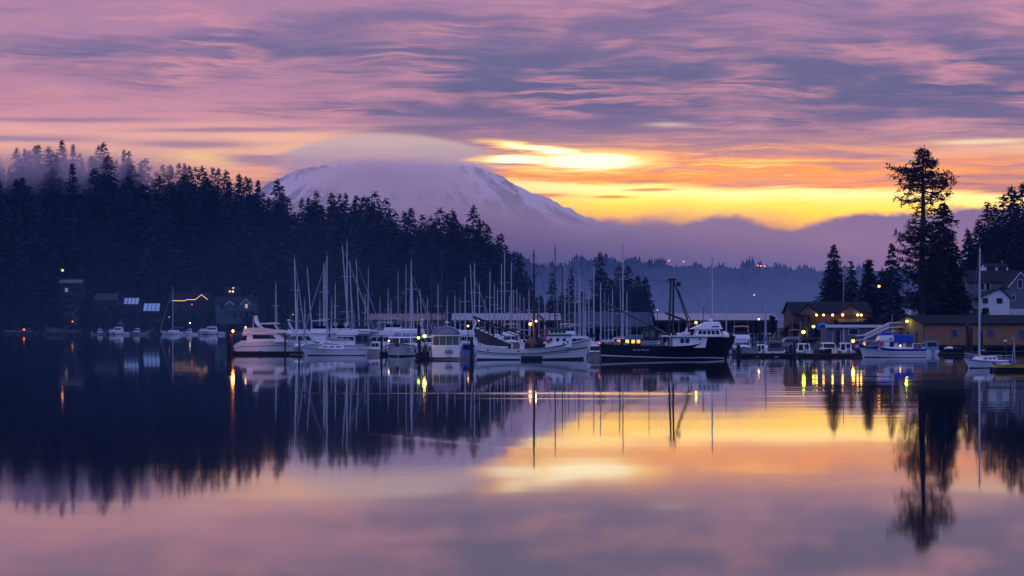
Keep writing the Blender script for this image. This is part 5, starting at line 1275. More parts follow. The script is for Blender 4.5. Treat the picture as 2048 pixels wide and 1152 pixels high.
def house(u0, u1, ve, vb, vr, Y, depth, label, wm, rm, gable=False, wins=(), name='house', cat='house', group=None, rz=0.0, over=0.4, ur=None, chimney=None, trim=False, frame=None):
    """front face between columns u0..u1 at distance Y, eave row ve, base row vb, ridge row vr"""
    k = Y / FPX; uc = (u0 + u1) / 2; W = (u1 - u0) * k / 2
    zb = CAMH - (vb - HOR) * k; he = (vb - ve) * k; hr = (vb - vr) * k
    o = empty(name, (xof(uc, Y), Y, zb), rz, label, cat, group)
    if gable:
        xr = ((ur or uc) - uc) * k
        one('wall', o, wm, lambda b: b.loft([[(-W, y, -1.5), (W, y, -1.5), (W, y, he), (xr, y, hr - .05), (-W, y, he)] for y in (0, depth)]))
        s = (hr - he)
        one('roof', o, rm, lambda b: (b.loft([[(-W - over, y, he - over * s / W + .02), (xr, y, hr + .02), (xr, y, hr + .2), (-W - over, y, he - over * s / W + .2)] for y in (-over, depth + over)]), b.loft([[(xr, y, hr + .02), (W + over, y, he - over * s / W + .02), (W + over, y, he - over * s / W + .2), (xr, y, hr + .2)] for y in (-over, depth + over)])))
        if trim: one('gable_trim', o, trimw, lambda b: (b.tube([(-W - over, -over - .04, he - over * s / W + .1), (xr, -over - .04, hr + .1), (W + over, -over - .04, he - over * s / W + .1)], 0.11, 4),))
    else:
        one('wall', o, wm, lambda b: b.loft([[(x, 0, -1.5), (x, depth, -1.5), (x, depth, he), (x, depth / 2, hr - .06), (x, 0, he)] for x in (-W, W)]))
        one('roof', o, rm, lambda b: (b.loft([[(x, -over, he - over * (hr - he) / (depth / 2) + .02), (x, depth / 2, hr + .02), (x, depth / 2, hr + .2), (x, -over, he - over * (hr - he) / (depth / 2) + .2)] for x in (-W - over, W + over)]), b.loft([[(x, depth / 2, hr + .02), (x, depth + over, he - over * (hr - he) / (depth / 2) + .02), (x, depth + over, he - over * (hr - he) / (depth / 2) + .2), (x, depth / 2, hr + .2)] for x in (-W - over, W + over)])))
    for w in wins:
        a, b_, c, d = w[:4]; lit = w[4] if len(w) > 4 else None
        pane(o, 'window', (a - uc) * k, (b_ - uc) * k, (vb - d) * k, (vb - c) * k, -0.03, glassd, lit, frame)
    return o, k, uc, zb, vb
# covered moorages
def moorage(u0, u1, vr, ve, Y, depth, label, rm, posts=8, vb=664):
    k = Y / FPX; uc = (u0 + u1) / 2; W = (u1 - u0) * k / 2
    zr, ze = CAMH - (vr - HOR) * k, CAMH - (ve - HOR) * k
    o = empty('covered_moorage', (xof(uc, Y), Y, 0), 0, label, 'boathouse')
    one('roof', o, rm, lambda b: (b.loft([[(x, 0, ze - .12), (x, depth / 2, zr - .12), (x, depth / 2, zr), (x, 0, ze)] for x in (-W, W)]), b.loft([[(x, depth / 2, zr - .12), (x, depth, ze - .12), (x, depth, ze), (x, depth / 2, zr)] for x in (-W, W)])))
    one('fascia', o, darkp, lambda b: b.box(-W, W, -.08, -.003, ze - .62, ze - .05))
    n = posts
    for i in range(n):
        xx = -W + .3 + (2 * W - .6) * i / (n - 1); one('post', o, creo, lambda b: b.tube([(xx, .25, -1.0), (xx, .25, ze - .1)], 0.13, 6))
    one('rear_wall', o, walld, lambda b: b.box(-W + .1, W - .1, depth - .3, depth - .15, 0.2, ze - .15))
    one('walkway', o, wood, lambda b: b.box(-W, W, .5, 2.0, .3, .5))
    return o
moorage(903, 1122, 626.5, 640, 546, 14, 'long pale-roofed covered moorage behind the tilted skiff and fishing mast', roofp, 12)
moorage(1311, 1556, 626.5, 640, 546, 14, 'long pale-roofed covered moorage on the right behind the white wheelhouse', roofp, 16)
moorage(1148, 1308, 624, 653, 540, 26, 'slate-blue big-roofed boat shed behind the black boat', roofb, 9)
lamp_post('shed_lamp', 1517.5, 638.5, 541, 0.5, (1.0, 0.7, 0.3), 6, 0.2, 'warm lamp under the eave of the right moorage', group='shed lamps', watts=40)
lamp_post('shed_lamp', 1376, 640, 541, 0.5, (1.0, 0.7, 0.25), 5, 0.16, 'pale lamp under the moorage eave behind the tripod mast', group='shed lamps')
lamp_post('shed_lamp', 1315, 620, 541, 0.5, (0.7, 1.0, 0.2), 1.5, 0.13, 'faint greenish lamp at the left end of the right moorage', group='shed lamps')
# boats under the right moorage show as pale lumps
for i, (uu, lab) in enumerate(((1325, 'left end'), (1405, 'third bay'), (1432, 'middle'), (1470, 'bay above the black bow'), (1500, 'bay left of the eave lamp'), (1536, 'right end'))):
    runabout(xof(uu, 552), 551, R(-90), 7.0, 2.6, 'white boat berthed under the right moorage roof, %s' % lab, 'boats under the right moorage', top=None, outboard=False, hullm=white)
for uu, lab in ((960, 'left part'), (1030, 'middle'), (1090, 'right part')):
    runabout(xof(uu, 552), 551, R(-90), 7.0, 2.6, 'white boat berthed under the left moorage roof, %s' % lab, 'boats under the left moorage', outboard=False, hullm=offwhite)
house(1128, 1150, 638, 660, 628, 530, 8, 'small brown-roofed shed between the left moorage and the slate-blue one', wallb, mat('brown_roof', (0.07, 0.045, 0.05), 0.85), True, name='shed', cat='shed')
house(742, 885, 640, 672, 629, 520, 10, 'low tan-roofed boathouse behind the blue tarp and canvas boats', mat('taupe_siding', (0.10, 0.085, 0.10), 0.85, var=0.1), mat('tan_roof', (0.17, 0.12, 0.11), 0.8), False, wins=((780, 800, 648, 658), (820, 834, 648, 658)), name='boathouse', cat='boathouse')
house(803, 812, 592, 610, 585, 905, 7, 'small red-roofed cottage in the trees behind the masts', mat('rose_siding', (0.28, 0.14, 0.16), 0.85), mat('rose_roof', (0.20, 0.09, 0.11), 0.85), False, name='cottage', cat='house')

# restaurant with the row of eave lamps
o, k, uc, zb, vb = house(1586, 1742, 627, 664, 605, 470, 16, 'long dark-roofed restaurant with lamps along its eave and two gables', wallb, roofd, False, wins=((1603, 1608, 633, 645), (1616, 1621, 633, 645), (1668, 1676, 640, 652)), name='restaurant', cat='building')
for ga, gb, gt in ((1596, 1632, 609), (1679, 1718, 609)):
    gx0, gx1, gz0, gz1 = (ga - uc) * k, (gb - uc) * k, (vb - 626) * k, (vb - gt) * k; gm = (gx0 + gx1) / 2
    g_ = one('gable', o, mat('rose_shingle', (0.16, 0.10, 0.095), 0.85, var=0.1), lambda b: b.loft([[(gx0, y, gz0 - .3), (gx1, y, gz0 - .3), (gx1, y, gz0), (gm, y, gz1), (gx0, y, gz0)] for y in (-1.2, 6.5)]))
    one('gable_roof', g_, roofd, lambda b: b.loft([[(gx0 - .5, y, gz0 - .32), (gm, y, gz1 + .02), (gx1 + .5, y, gz0 - .32), (gx1 + .5, y, gz0 - .14), (gm, y, gz1 + .24), (gx0 - .5, y, gz0 - .14)] for y in (-1.5, 6.6)]))
for uu, kk in ((1631, 10), (1645, 7), (1663, 11), (1683, 12), (1713, 12), (1720, 11)):
    one('eave_lamp', o, glow('eave_glow_%d' % kk, (1.0, 0.62, 0.09), kk), lambda b: b.dome(((uu - uc) * k, -1.75, (vb - 630) * k), 0.2), True)
    shine(o, ((uu - uc) * k, -1.2, (vb - 632) * k), (1.0, 0.55, 0.12), 14)
one('porch_roof', o, mat('porch_roof', (0.12, 0.07, 0.05), 0.8), lambda b: b.loft([[(x, -3.4, (vb - 645) * k), (x, 0.2, (vb - 637) * k), (x, .2, (vb - 637) * k + .15), (x, -3.4, (vb - 645) * k + .15)] for x in ((1672 - uc) * k, (1738 - uc) * k)]))
# grey office on piles with flat white fascia
o, k, uc, zb, vb = house(1654, 1762, 655, 692, 653, 428, 9, 'flat-roofed grey waterfront office with white fascia and white-framed window', wallg, roofd, False, wins=((1698, 1716, 658, 669),), frame=trimw, name='waterfront_office', cat='building', over=0.1)
one('fascia', o, trimw, lambda b: b.box((1650 - uc) * k, (1764 - uc) * k, -.55, -.12, (vb - 655) * k, (vb - 649.5) * k))
one('flat_roof', o, wallg, lambda b: b.box((1651 - uc) * k, (1763 - uc) * k, -.11, 9, (vb - 652) * k + .15, (vb - 650) * k + .02))
one('door', o, walld, lambda b: b.box((1672 - uc) * k, (1680 - uc) * k, -.06, .03, (vb - 690) * k, (vb - 661) * k))
one('corner_board', o, trimw, lambda b: b.box((1686.5 - uc) * k, (1688.5 - uc) * k, -.08, .03, (vb - 690) * k, (vb - 655) * k))
one('pile', o, creo, lambda b: b.box((1655 - uc) * k, (1761 - uc) * k, .1, .5, -3.2, -1.4))
# gangway with white rails
Yg = 421.0
o = empty('gangway', (xof(1750, Yg), Yg, 0), 0, 'sloping gangway with white truss rails above the blue-canopied trawler', 'gangway')
def gang(b):
    P = lambda u, v, y: ((u - 1750) * Yg / FPX, y, CAMH - (v - HOR) * Yg / FPX)
    for y in (-.7, .7):
        for d in (0, 9): b.tube([P(1712, 681 - d, y), P(1728, 679 - d, y), P(1778, 655 - d, y), P(1812, 654 - d, y)], 0.07, 5)
        for i in range(8):
            uu = 1730 + i * 6.4; v1 = 678 - i * 3.1; b.tube([P(uu, v1, y), P(uu + 6.4, v1 - 12, y)], 0.045, 4); b.tube([P(uu, v1, y), P(uu, v1 - 9, y)], 0.045, 4)
one('rails', o, trimw, gang)
one('walkway', o, wood, lambda b: b.loft([[((u_ - 1750) * Yg / FPX, -.65, CAMH - (v_ - HOR) * Yg / FPX), ((u_ - 1750) * Yg / FPX, .65, CAMH - (v_ - HOR) * Yg / FPX), ((u_ - 1750) * Yg / FPX, .65, CAMH - (v_ + 1 - HOR) * Yg / FPX), ((u_ - 1750) * Yg / FPX, -.65, CAMH - (v_ + 1 - HOR) * Yg / FPX)] for u_, v_ in ((1712, 681.5), (1728, 679.5), (1778, 655.5), (1812, 654.5))]))
# orange warehouse on pilings
Yw = 412.0; k = Yw / FPX
x0 = xof(1848, Yw); x1 = xof(2120, Yw); zb = CAMH - (690 - HOR) * k; he = (690 - 648) * k; hr = (690 - 632) * k
o = empty('warehouse', (x0, Yw, zb), R(3), 'long orange-brown warehouse with dark roof standing on piles over the water', 'building')
Wl = x1 - x0; Dp = 13.0; gx = -2.85           # the end wall runs back and to the left
S = lambda x, y: (x + gx * y / Dp, y)
def wl(b):
    b.loft([[(*S(x, 0), 0), (*S(x, Dp), 0), (*S(x, Dp), he), (*S(x, Dp / 2), hr - .05), (*S(x, 0), he)] for x in (0, Wl)])
one('wall', o, wallo, wl)
one('roof', o, roofd, lambda b: (b.loft([[(*S(x, -.5), he - .1), (*S(x, Dp / 2), hr + .02), (*S(x, Dp / 2), hr + .2), (*S(x, -.5), he + .12)] for x in (-.35, Wl + .4)]), b.loft([[(*S(x, Dp / 2), hr + .02), (*S(x, Dp + .5), he - .1), (*S(x, Dp + .5), he + .12), (*S(x, Dp / 2), hr + .2)] for x in (-.35, Wl + .4)])))
for a, d, c, e_ in ((1904, 1914, 660, 673), (1978, 1988, 660, 673), (2042, 2054, 661, 678)):
    pane(o, 'window', (a - 1848) * k, (d - 1848) * k, (690 - e_) * k, (690 - c) * k, -.03, mat('blue_glass', (0.02, 0.05, 0.10), 0.2), frame=mat('window_frame_dusk', (0.12, 0.12, 0.16), 0.6), fw=.07)
for q in (0.24, 0.50, 0.74):
    y = Dp * q
    one('door', o, mat('door_dark', (0.03, 0.016, 0.014), 0.7), lambda b: b.loft([[(S(0, y)[0] - .05, y - .5, z), (S(0, y)[0] - .05, y + .5, z), (S(0, y)[0] + .06, y + .5, z), (S(0, y)[0] + .06, y - .5, z)] for z in (.3, 2.3)]))
one('corner_board', o, mat('corner_dark', (0.05, 0.03, 0.025), 0.8), lambda b: b.box(-.08, .1, -.06, -.003, 0, he))
lt = one('wall_lamp', o, glow('gable_lamp', (0.75, 1.0, 0.08), 14), lambda b: b.dome((S(0, Dp * .42)[0] - .55, Dp * .42, he + .45), 0.2), True)
shine(o, (S(0, Dp * .42)[0] - .75, Dp * .42 - .1, he + .35), (0.75, 0.95, 0.05), 60, .2)
one('lamp_bracket', o, steel, lambda b: b.tube([(S(0, Dp * .42)[0] - .02, Dp * .42, he + .8), (S(0, Dp * .42)[0] - .55, Dp * .42, he + .75)], .04, 4))
for i in range(9): one('pile', o, creo, lambda b: b.tube([(.4 + i * (Wl - .8) / 8, .4, -zb - 1.0), (.4 + i * (Wl - .8) / 8, .4, -.25)], .17, 7))
one('deck_beam', o, creo, lambda b: b.box(-.3, Wl + .3, -.25, Dp * .9, -.45, -.004))
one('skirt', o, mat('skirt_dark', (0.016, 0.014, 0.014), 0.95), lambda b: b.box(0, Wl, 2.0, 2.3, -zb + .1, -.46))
# houses on the right bank
house(1958, 2019, 596, 626, 578, 452, 9, 'small white clapboard house with gable to the water above the warehouse', wallw, roofd, True, ur=2000, wins=((1994, 2004, 597, 606), (1966, 1975, 597, 606)))
house(1936, 2075, 564, 588, 542, 520, 12, 'big grey house with long dark roof at the right edge', wallg, roofd, False, frame=trimw, wins=((1960, 1968, 566, 580), (1972, 1980, 566, 580)))
house(2019, 2062, 572, 604, 546, 505, 8, 'white-trimmed cross gable with arched window at the far right', wallg, roofd, True, trim=True, frame=trimw, wins=((2036, 2044, 560, 576), (2024, 2030, 590, 600)))
o_, k_, uc_, zb_, vb_ = house(1970, 2016, 534, 560, 528, 540, 5, 'flat-topped dormer box with two wide windows behind the long dark roof', wallw, roofd, False, frame=trimw, wins=((1973, 1991, 534, 544), (1995, 2013, 534, 544)), over=0.1, name='dormer_house')
house(1822, 1847, 606, 630, 586, 462, 7, 'little chapel-like house with steep white gable left of the big trunk', wallw, roofd, True, trim=True, ur=1826, wins=((1828, 1834, 604, 612),))
house(1862, 1886, 592, 628, 580, 470, 7, 'dark-roofed house behind the trunk with a small white belfry', walld, roofd, False, wins=((1866, 1872, 612, 624),))
o = empty('belfry', (xof(1873, 468), 468, CAMH - (590 - HOR) * 468 / FPX), 0, 'small white belfry with pointed top behind the big tree trunk', 'belfry')
one('cupola', o, trimw, lambda b: b.box(-.5, .5, -.5, .5, -.8, 1.0)); one('spire', o, trimw, lambda b: b.loft([[(-.62, -.62, 1.003), (.62, -.62, 1.003), (.62, .62, 1.003), (-.62, .62, 1.003)], [(-.03, -.03, 2.6), (.03, -.03, 2.6), (.03, .03, 2.6), (-.03, .03, 2.6)]]))
house(1888, 1958, 600, 628, 590, 466, 8, 'low dim house with porch rail behind the fir at the warehouse', mat('dim_siding', (0.12, 0.12, 0.15), 0.85), roofd, False, wins=((1896, 1904, 606, 618), (1912, 1920, 606, 618), (1944, 1952, 602, 622)))
o = empty('picket_fence', (xof(2034, 448), 448, CAMH - (628 - HOR) * 448 / FPX), 0, 'white picket fence right of the white clapboard house', 'fence')
one('pickets', o, trimw, lambda b: [b.box(-1.5 + i * .16, -1.40 + i * .16, -.02, .02, -.6, 0.95) for i in range(34)]); one('rail', o, trimw, lambda b: b.box(-1.6, 4.0, .025, .07, .6, .68))
# pale utility poles
for uu, vt, vb, Yp, lab in ((1687, 530, 604, 520, 'thin pale utility pole behind the restaurant roof'), (2004, 520, 560, 560, 'pale utility pole behind the dormer box')):
    o = empty('utility_pole', (xof(uu, Yp), Yp, CAMH - (vb - HOR) * Yp / FPX), 0, lab, 'pole', 'utility poles')
    h = (vb - vt) * Yp / FPX; one('post', o, alud, lambda b: b.tube([(0, 0, -2), (0, 0, h)], .1, 6)); one('crossarm', o, wood, lambda b: b.box(-.8, .8, -.05, .05, h - .5, h - .38))
# houses on the far left shore
sky_panel = mat('skylight_glass', (0.45, 0.60, 0.72), 0.12)
def sunroom(u0, u1, v0, v1, Y, label):
    k = Y / FPX; uc = (u0 + u1) / 2; zb = CAMH - (640 - HOR) * k
    o = empty('sunroom_house', (xof(uc, Y), Y, zb), 0, label, 'house', 'houses with skylights')
    z0, z1 = (640 - v1) * k, (640 - v0) * k; W = (u1 - u0) * k / 2
    one('wall', o, walld, lambda b: b.loft([[(x, -.2, -1), (x, 5, -1), (x, 5, z1 - .1), (x, 2.2, z1 - .1), (x, -.2, z0 - .05)] for x in (-W, W)]))
    one('roof', o, roofd, lambda b: b.loft([[(x, -.4, z0 - .06), (x, 2.2, z1), (x, 5.2, z1), (x, 5.2, z1 + .12), (x, 2.2, z1 + .12), (x, -.4, z0 + .06)] for x in (-W - .3, W + .3)]))
    n = 4
    for i in range(n):
        a = -W + .15 + 2 * (W - .1) * i / n; d = a + 2 * (W - .1) / n - .22
        one('skylight', o, sky_panel, lambda b: b.loft([[(x, -.3, z0 + .10), (x, 2.05, z1 + .10), (x, 2.05, z1 + .20), (x, -.3, z0 + .20)] for x in (a, d)]))
    one('window', o, glassd, lambda b: b.box(-W * .7, W * .7, -.25, -.15, .8, z0 - .6))
    return o
sunroom(247, 278, 597, 609, 830, 'dark house with four bright blue skylights, the upper left one')
sunroom(286, 320, 608, 623, 815, 'dark house with four bright blue skylights, the lower right one')
house(119, 162, 566, 602, 560, 890, 8, 'dim two-storey house with a pale roof line under the slope lamp', mat('plum_siding', (0.018, 0.016, 0.022), 0.9), mat('pale_edge_roof', (0.10, 0.09, 0.115), 0.8), False, wins=((130, 136, 576, 584, glow('dim_window', (0.9, 0.9, 0.4), 0.12)), (144, 152, 576, 586), (130, 150, 590, 598)), group='houses on the left shore')
house(146, 164, 620, 642, 612, 812, 6, 'small pale gabled cottage below the dim two-storey house', mat('lilac_siding', (0.08, 0.07, 0.09), 0.85), roofd, True, wins=((151, 158, 624, 632),), group='houses on the left shore')
house(190, 232, 600, 645, 588, 826, 8, 'dark barely visible house left of the skylights', walld, mat('dusk_roof', (0.018, 0.018, 0.022), 0.9), False, wins=((200, 210, 610, 622), (216, 224, 610, 622)), group='houses on the left shore')
o, k, uc, zb, vb = house(344, 418, 602, 658, 586, 822, 9, 'dark house outlined by a golden string of eave lights', walld, roofd, False, wins=((352, 366, 612, 628), (374, 386, 612, 628), (398, 410, 606, 622)), group='houses on the left shore')
one('gable', o, walld, lambda b: b.loft([[((391 - uc) * k, y, 0), ((417 - uc) * k, y, 0), ((417 - uc) * k, y, (vb - 600) * k), ((404 - uc) * k, y, (vb - 590) * k), ((391 - uc) * k, y, (vb - 600) * k)] for y in (-1.2, 3)]))
one('string_lights', o, glow('gold_string', (1.0, 0.50, 0.08), 1.5), lambda b: (b.tube([((345 - uc) * k, -1.3, (vb - 601.5) * k), ((372 - uc) * k, -1.3, (vb - 601.5) * k), ((373 - uc) * k, -1.3, (vb - 599.5) * k), ((392 - uc) * k, -1.3, (vb - 599) * k), ((404 - uc) * k, -1.3, (vb - 589.5) * k), ((416 - uc) * k, -1.3, (vb - 599) * k)], 0.10, 5),))
one('porch_lamp', o, glow('porch_amber', AMB, 1.5), lambda b: b.dome(((385 - uc) * k, -1.3, (vb - 609) * k), .2))
o, k, uc, zb, vb = house(430, 512, 606, 640, 594, 806, 10, 'blue-grey house with white trim and big window bays behind the large yacht', wallbl, roofd, False, wins=((440, 447, 608, 618), (466, 474, 624, 636), (478, 486, 624, 636), (490, 497, 624, 636), (500, 508, 624, 636)), group='houses on the left shore')
for ga, gb, gt, lit in ((482, 502, 599, True), (452, 468, 603, False)):
    g_ = one('gable', o, wallbl, lambda b: b.loft([[((ga - uc) * k, y, (vb - 622) * k), ((gb - uc) * k, y, (vb - 622) * k), ((gb - uc) * k, y, (vb - 609) * k), (((ga + gb) / 2 - uc) * k, y, (vb - gt) * k), ((ga - uc) * k, y, (vb - 609) * k)] for y in (-1.0, 4)]))
    one('gable_trim', g_, trimw, lambda b: b.tube([((ga - 1 - uc) * k, -1.1, (vb - 609.5) * k), (((ga + gb) / 2 - uc) * k, -1.1, (vb - gt + .6) * k), ((gb + 1 - uc) * k, -1.1, (vb - 609.5) * k)], .12, 4))
    if lit: pane(o, 'window', (491 - uc) * k, (496 - uc) * k, (vb - 616) * k, (vb - 608) * k, -1.03, glassd, glow('gold_window', (1.0, 0.6, 0.15), 0.5))
o, k, uc, zb, vb = house(450, 478, 582, 604, 575, 850, 7, 'lamp-lit house above and behind the blue-grey house', walld, roofd, False, group='houses on the left shore')
for uu, vv, kk in ((460, 583, 2.5), (466, 583, 5), (467, 576, 1.5)): one('porch_lamp', o, glow('porch_warm%d' % kk, WRM, kk), lambda b: b.dome(((uu - uc) * k, -.5, (vb - vv) * k), .3), True)
# craft along the left shore
Yl = 776
sailboat(xof(349, Yl), Yl, math.pi, 9.5, CAMH + (HOR - 575) * Yl / FPX, 0.05, 'distant sailboat with one pale mast moored off the left shore', 'boats on the left shore', white, navyc, mr=0.12, detail=False)
cruiser(xof(422, Yl), Yl, math.pi, 9.0, 3.2, 'distant white cabin cruiser moored right of the far sailboat', group='boats on the left shore', fly=False, arch=False)
runabout(xof(380, Yl - 8), Yl - 8, R(180), 5.5, 2.2, 'distant small white boat between the far sailboat and the cabin cruiser', 'boats on the left shore')
cruiser(xof(236, Yl), Yl, R(170), 7.0, 2.6, 'distant white runabout with amber canvas at the left dock', group='boats on the left shore', fly=False, arch=False, canvas=orangec, name='runabout')
runabout(xof(200, Yl), Yl, R(0), 5.0, 2.0, 'distant pale skiff moored under the skylight houses', 'boats on the left shore', hullm=greyp)
runabout(xof(275, Yl - 4), Yl - 4, R(180), 6.5, 2.2, 'distant grey open boat right of the amber-canvas runabout', 'boats on the left shore', hullm=greyp)

# ------------------------------------------------------------------ things on the near float, lower right
Yf = 267.0; kf = Yf / FPX
o = empty('rowing_dinghy', (xof(2002, Yf), Yf, 0.42), math.pi, 'white dinghy with red tip lying on the near float', 'dinghy')
hd = Hull([(-1.0, .42), (0, .38), (1.0, .62)], -.95, .8, 1.1, .8, .8, .3, 2, .02)
one('hull', o, white, hd.body); one('red_bow', o, redp, lambda b: hd.band(b, 0.5, 1.05, 0.02, 0.84, 1.0))
o = empty('kayak', (xof(2022, Yf - .8), Yf - .8, 0.42), math.pi, 'yellow kayak lying along the edge of the near float', 'kayak')
hk = Hull([(-1.9, .30), (0, .26), (1.9, .34)], -1.8, 1.75, .62, .15, .8, .5, 1.6, .02)
one('hull', o, yellowp, hk.body); one('cockpit_rim', o, rubber, lambda b: b.tube([(.5 * math.cos(a), .2 * math.sin(a), .30) for a in [math.pi * i / 8 for i in range(17)]], .03, 4))
o = empty('oil_drum', (xof(2022.5, Yf + .9), Yf + .9, 0.42), 0, 'blue drum standing on the near float behind the dinghies', 'drum')
one('drum_body', o, mat('drum_blue', (0.02, 0.03, 0.16), 0.5), lambda b: b.tube([(0, 0, 0), (0, 0, .75)], .27, 12)); one('rim', o, steel, lambda b: b.tube([(0, 0, .753), (0, 0, .79)], .28, 12))
o = empty('boat_hoist', (xof(2028, Yf + .6), Yf + .6, 0.42), 0, 'two-legged aluminium hoist standing on the near float', 'hoist')
zt = CAMH - (678 - HOR) * kf - .42
one('legs', o, alu, lambda b: (b.tube([(.12, 0, 0), (0.02, 0, zt)], .045, 5), b.tube([(-.28, 0, 0), (-.02, 0, zt * .8)], .035, 5))); one('sheave', o, alud, lambda b: (b.tube([(-.12, -.1, zt + .1), (-.12, .1, zt + .1)], .16, 10), b.tube([(0, 0, zt), (-.2, 0, zt + .22)], .05, 5)))
o = empty('unlit_lantern', (xof(2010.5, 290), 290, 0.0), 0, 'unlit pale lantern on a thin post behind the moored sailboat', 'lamp')
zt = CAMH - (683 - HOR) * 290 / FPX
one('post', o, steel, lambda b: b.tube([(0, 0, -1), (0, 0, zt - .12)], .05, 5)); one('lantern', o, offwhite, lambda b: b.loft([[(s * a, -a, z) for s, a in ((-1, w), (1, w))] + [(a, a, z) for a in (w,)] + [(-w, w, z)] for w, z in ((.12, zt - .118), (.24, zt + .05), (.05, zt + .2))]))

# ------------------------------------------------------------------ trees by name
def lone(seed, u, vt, vb, Y, label, spread, whorls=34, gap=0.1, ragged=0.35, shape=0.85, group=None, dens=1.1, leaf=needle, bare=0.06):
    k = Y / FPX; H = (vb - vt) * k; z = CAMH - (vb - HOR) * k
    c, tk = conifer_meshes(seed, H, spread * k, gap, bare, whorls, ragged, shape, dens)
    o = tree_proto('conifer', c, tk, label, 'tree', group, leaf); o.location = (xof(u, Y), Y, z)
    return o
lone(301, 1667, 491, 612, 640, 'grey-blue spruce standing alone behind the restaurant', 27, 36, .05)
lone(302, 1702, 524, 612, 700, 'pale hazy tree right of the lone spruce', 20, 24, .25)
lone(303, 1737, 520, 650, 500, 'dark fir behind the orange street lamp', 26, 34, .03, shape=.95)
lone(304, 1784, 489, 640, 610, 'hazy fir left of the giant ragged fir', 30, 34, .1)
lone(305, 1764, 540, 640, 560, 'shorter hazy fir between the street lamp and the giant fir', 24, 26, .15)
lone(306, 1886, 408, 645, 455, 'dense dark fir grown against the right side of the giant one', 50, 52, .06, .38, .6, None, 1.4)
lone(307, 1936, 460, 600, 640, 'pale hazy fir right of the dense dark one', 26, 34, .12)
lone(308, 1905, 540, 640, 452, 'broad dark evergreen at the foot of the dense fir', 26, 28, .05, .4, .6, None, 1.3)
lone(309, 1868, 560, 640, 470, 'low dark evergreen beside the giant trunk', 16, 24, .1, .4, .6, None, 1.2)
# the giant ragged fir
def giant(u, vt, vb, Y):
    k = Y / FPX; H = (vb - vt) * k; z0 = CAMH - (vb - HOR) * k; r = random.Random(77)
    vs = []; fs = []; tb = MB()
    tb.tube([(0, 0, -1.5), (-.1, 0, H * .3), (0.15, 0, H * .6), (.1, 0, H * .85), (0, 0, H * .99)], [.85, .62, .45, .25, .05], 9)
    # (row, reach left px, reach right px, thinness): the silhouette of the crown
    rows = [(302, 6, 6, .0), (312, 12, 16, .0), (322, 14, 24, .0), (332, 52, 26, .05), (342, 58, 34, .08), (352, 52, 58, .08), (362, 48, 64, .08), (372, 42, 60, .12), (382, 36, 56, .25), (392, 46, 52, .4), (402, 40, 48, .4), (412, 26, 40, .45), (424, 20, 34, .45), (438, 26, 36, .3), (452, 38, 40, .2), (466, 44, 46, .15), (482, 46, 50, .12), (500, 44, 50, .12), (520, 40, 52, .12), (545, 36, 52, .12), (570, 34, 50, .2), (596, 30, 44, .3)]
    for zz, rl in ((334, -66), (340, -56), (352, -60), (366, -46), (398, -52), (346, 52), (356, 62), (366, 66), (378, 60), (394, 50), (326, 26), (470, -52), (500, -54), (520, -48), (545, -42)):
        L = abs(rl) * k; sg = 1 if rl > 0 else -1; zc = (vb - zz - abs(rl) * .06) * k; yy = r.uniform(-.25, .25)
        pts = [Vector((sg * L * f, L * yy * f, zc + L * (.10 * f - .10 * math.sin(3 * f)) + r.uniform(-.12, .12))) for f in [i / 9 for i in range(10)]]
        tb.tube(pts, [.13 - .010 * i for i in range(10)], 4)
        for i in range(2, 10):
            if r.random() < .18: continue
            for q_ in range(4 + i):
                dd = (Vector((sg * .5, yy, .1)) + Vector((r.uniform(-1, 1), r.uniform(-1, 1), r.uniform(-.4, .9)))).normalized()
                spray(vs, fs, pts[i] + Vector((r.uniform(-.4, .4), r.uniform(-.4, .4), r.uniform(-.25, .35))), dd, r.uniform(.12, .24), r.uniform(.45, .95), r)
    zz = 300.0
    while zz < 612:
        L_ = float(np.interp(zz, [a[0] for a in rows], [a[1] for a in rows])); R_ = float(np.interp(zz, [a[0] for a in rows], [a[2] for a in rows])); th_ = float(np.interp(zz, [a[0] for a in rows], [a[3] for a in rows]))
        for j in range(4):
            if r.random() < th_ * 1.1: continue
            a = r.gauss(0, .75) + r.choice((0, math.pi)); ca = math.cos(a)
            reach = (R_ if ca > 0 else L_) * k * r.choice((r.uniform(.35, .8), r.uniform(.85, 1.1)))
            if abs(ca) < .5: reach *= .9
            d = Vector((ca, math.sin(a), 0)); zc = (vb - zz) * k
            steps = max(2, int(reach / .55)); up = r.uniform(-.1, .35)
            pts = []
            for s in range(steps + 1):
                f = s / steps
                pts.append(Vector((0, 0, zc)) + d * (reach * f) + Vector((0, 0, reach * (up * f * f - .20 * f))) + Vector((r.uniform(-.15, .15), r.uniform(-.15, .15), r.uniform(-.12, .12))))
            tb.tube(pts, [.10 - .075 * i / steps for i in range(steps + 1)], 4)
            for s in range(1, steps + 1):
                f = s / steps
                if r.random() < .5 * (1 - f) + th_ * .55 + .1: continue
                for q_ in range(5 + int(5 * f)):
                    dd = (d * .6 + Vector((r.uniform(-1, 1), r.uniform(-1, 1), r.uniform(-.3, .75)))).normalized()
                    spray(vs, fs, pts[s] + Vector((r.uniform(-.3, .3), r.uniform(-.3, .3), r.uniform(-.2, .3))), dd, r.uniform(.12, .24), r.uniform(.4, .85), r)
        zz += r.uniform(2.2, 4.0)
    o = empty('giant_fir', (xof(u, Y), Y, z0), 0, 'giant ragged old fir with thin broken crown, tallest tree on the right bank', 'tree')
    tb.build('trunk', bark, o); cb = MB(); cb.add(vs, fs); cb.build('crown', needle, o)
giant(1845, 298, 650, 440)
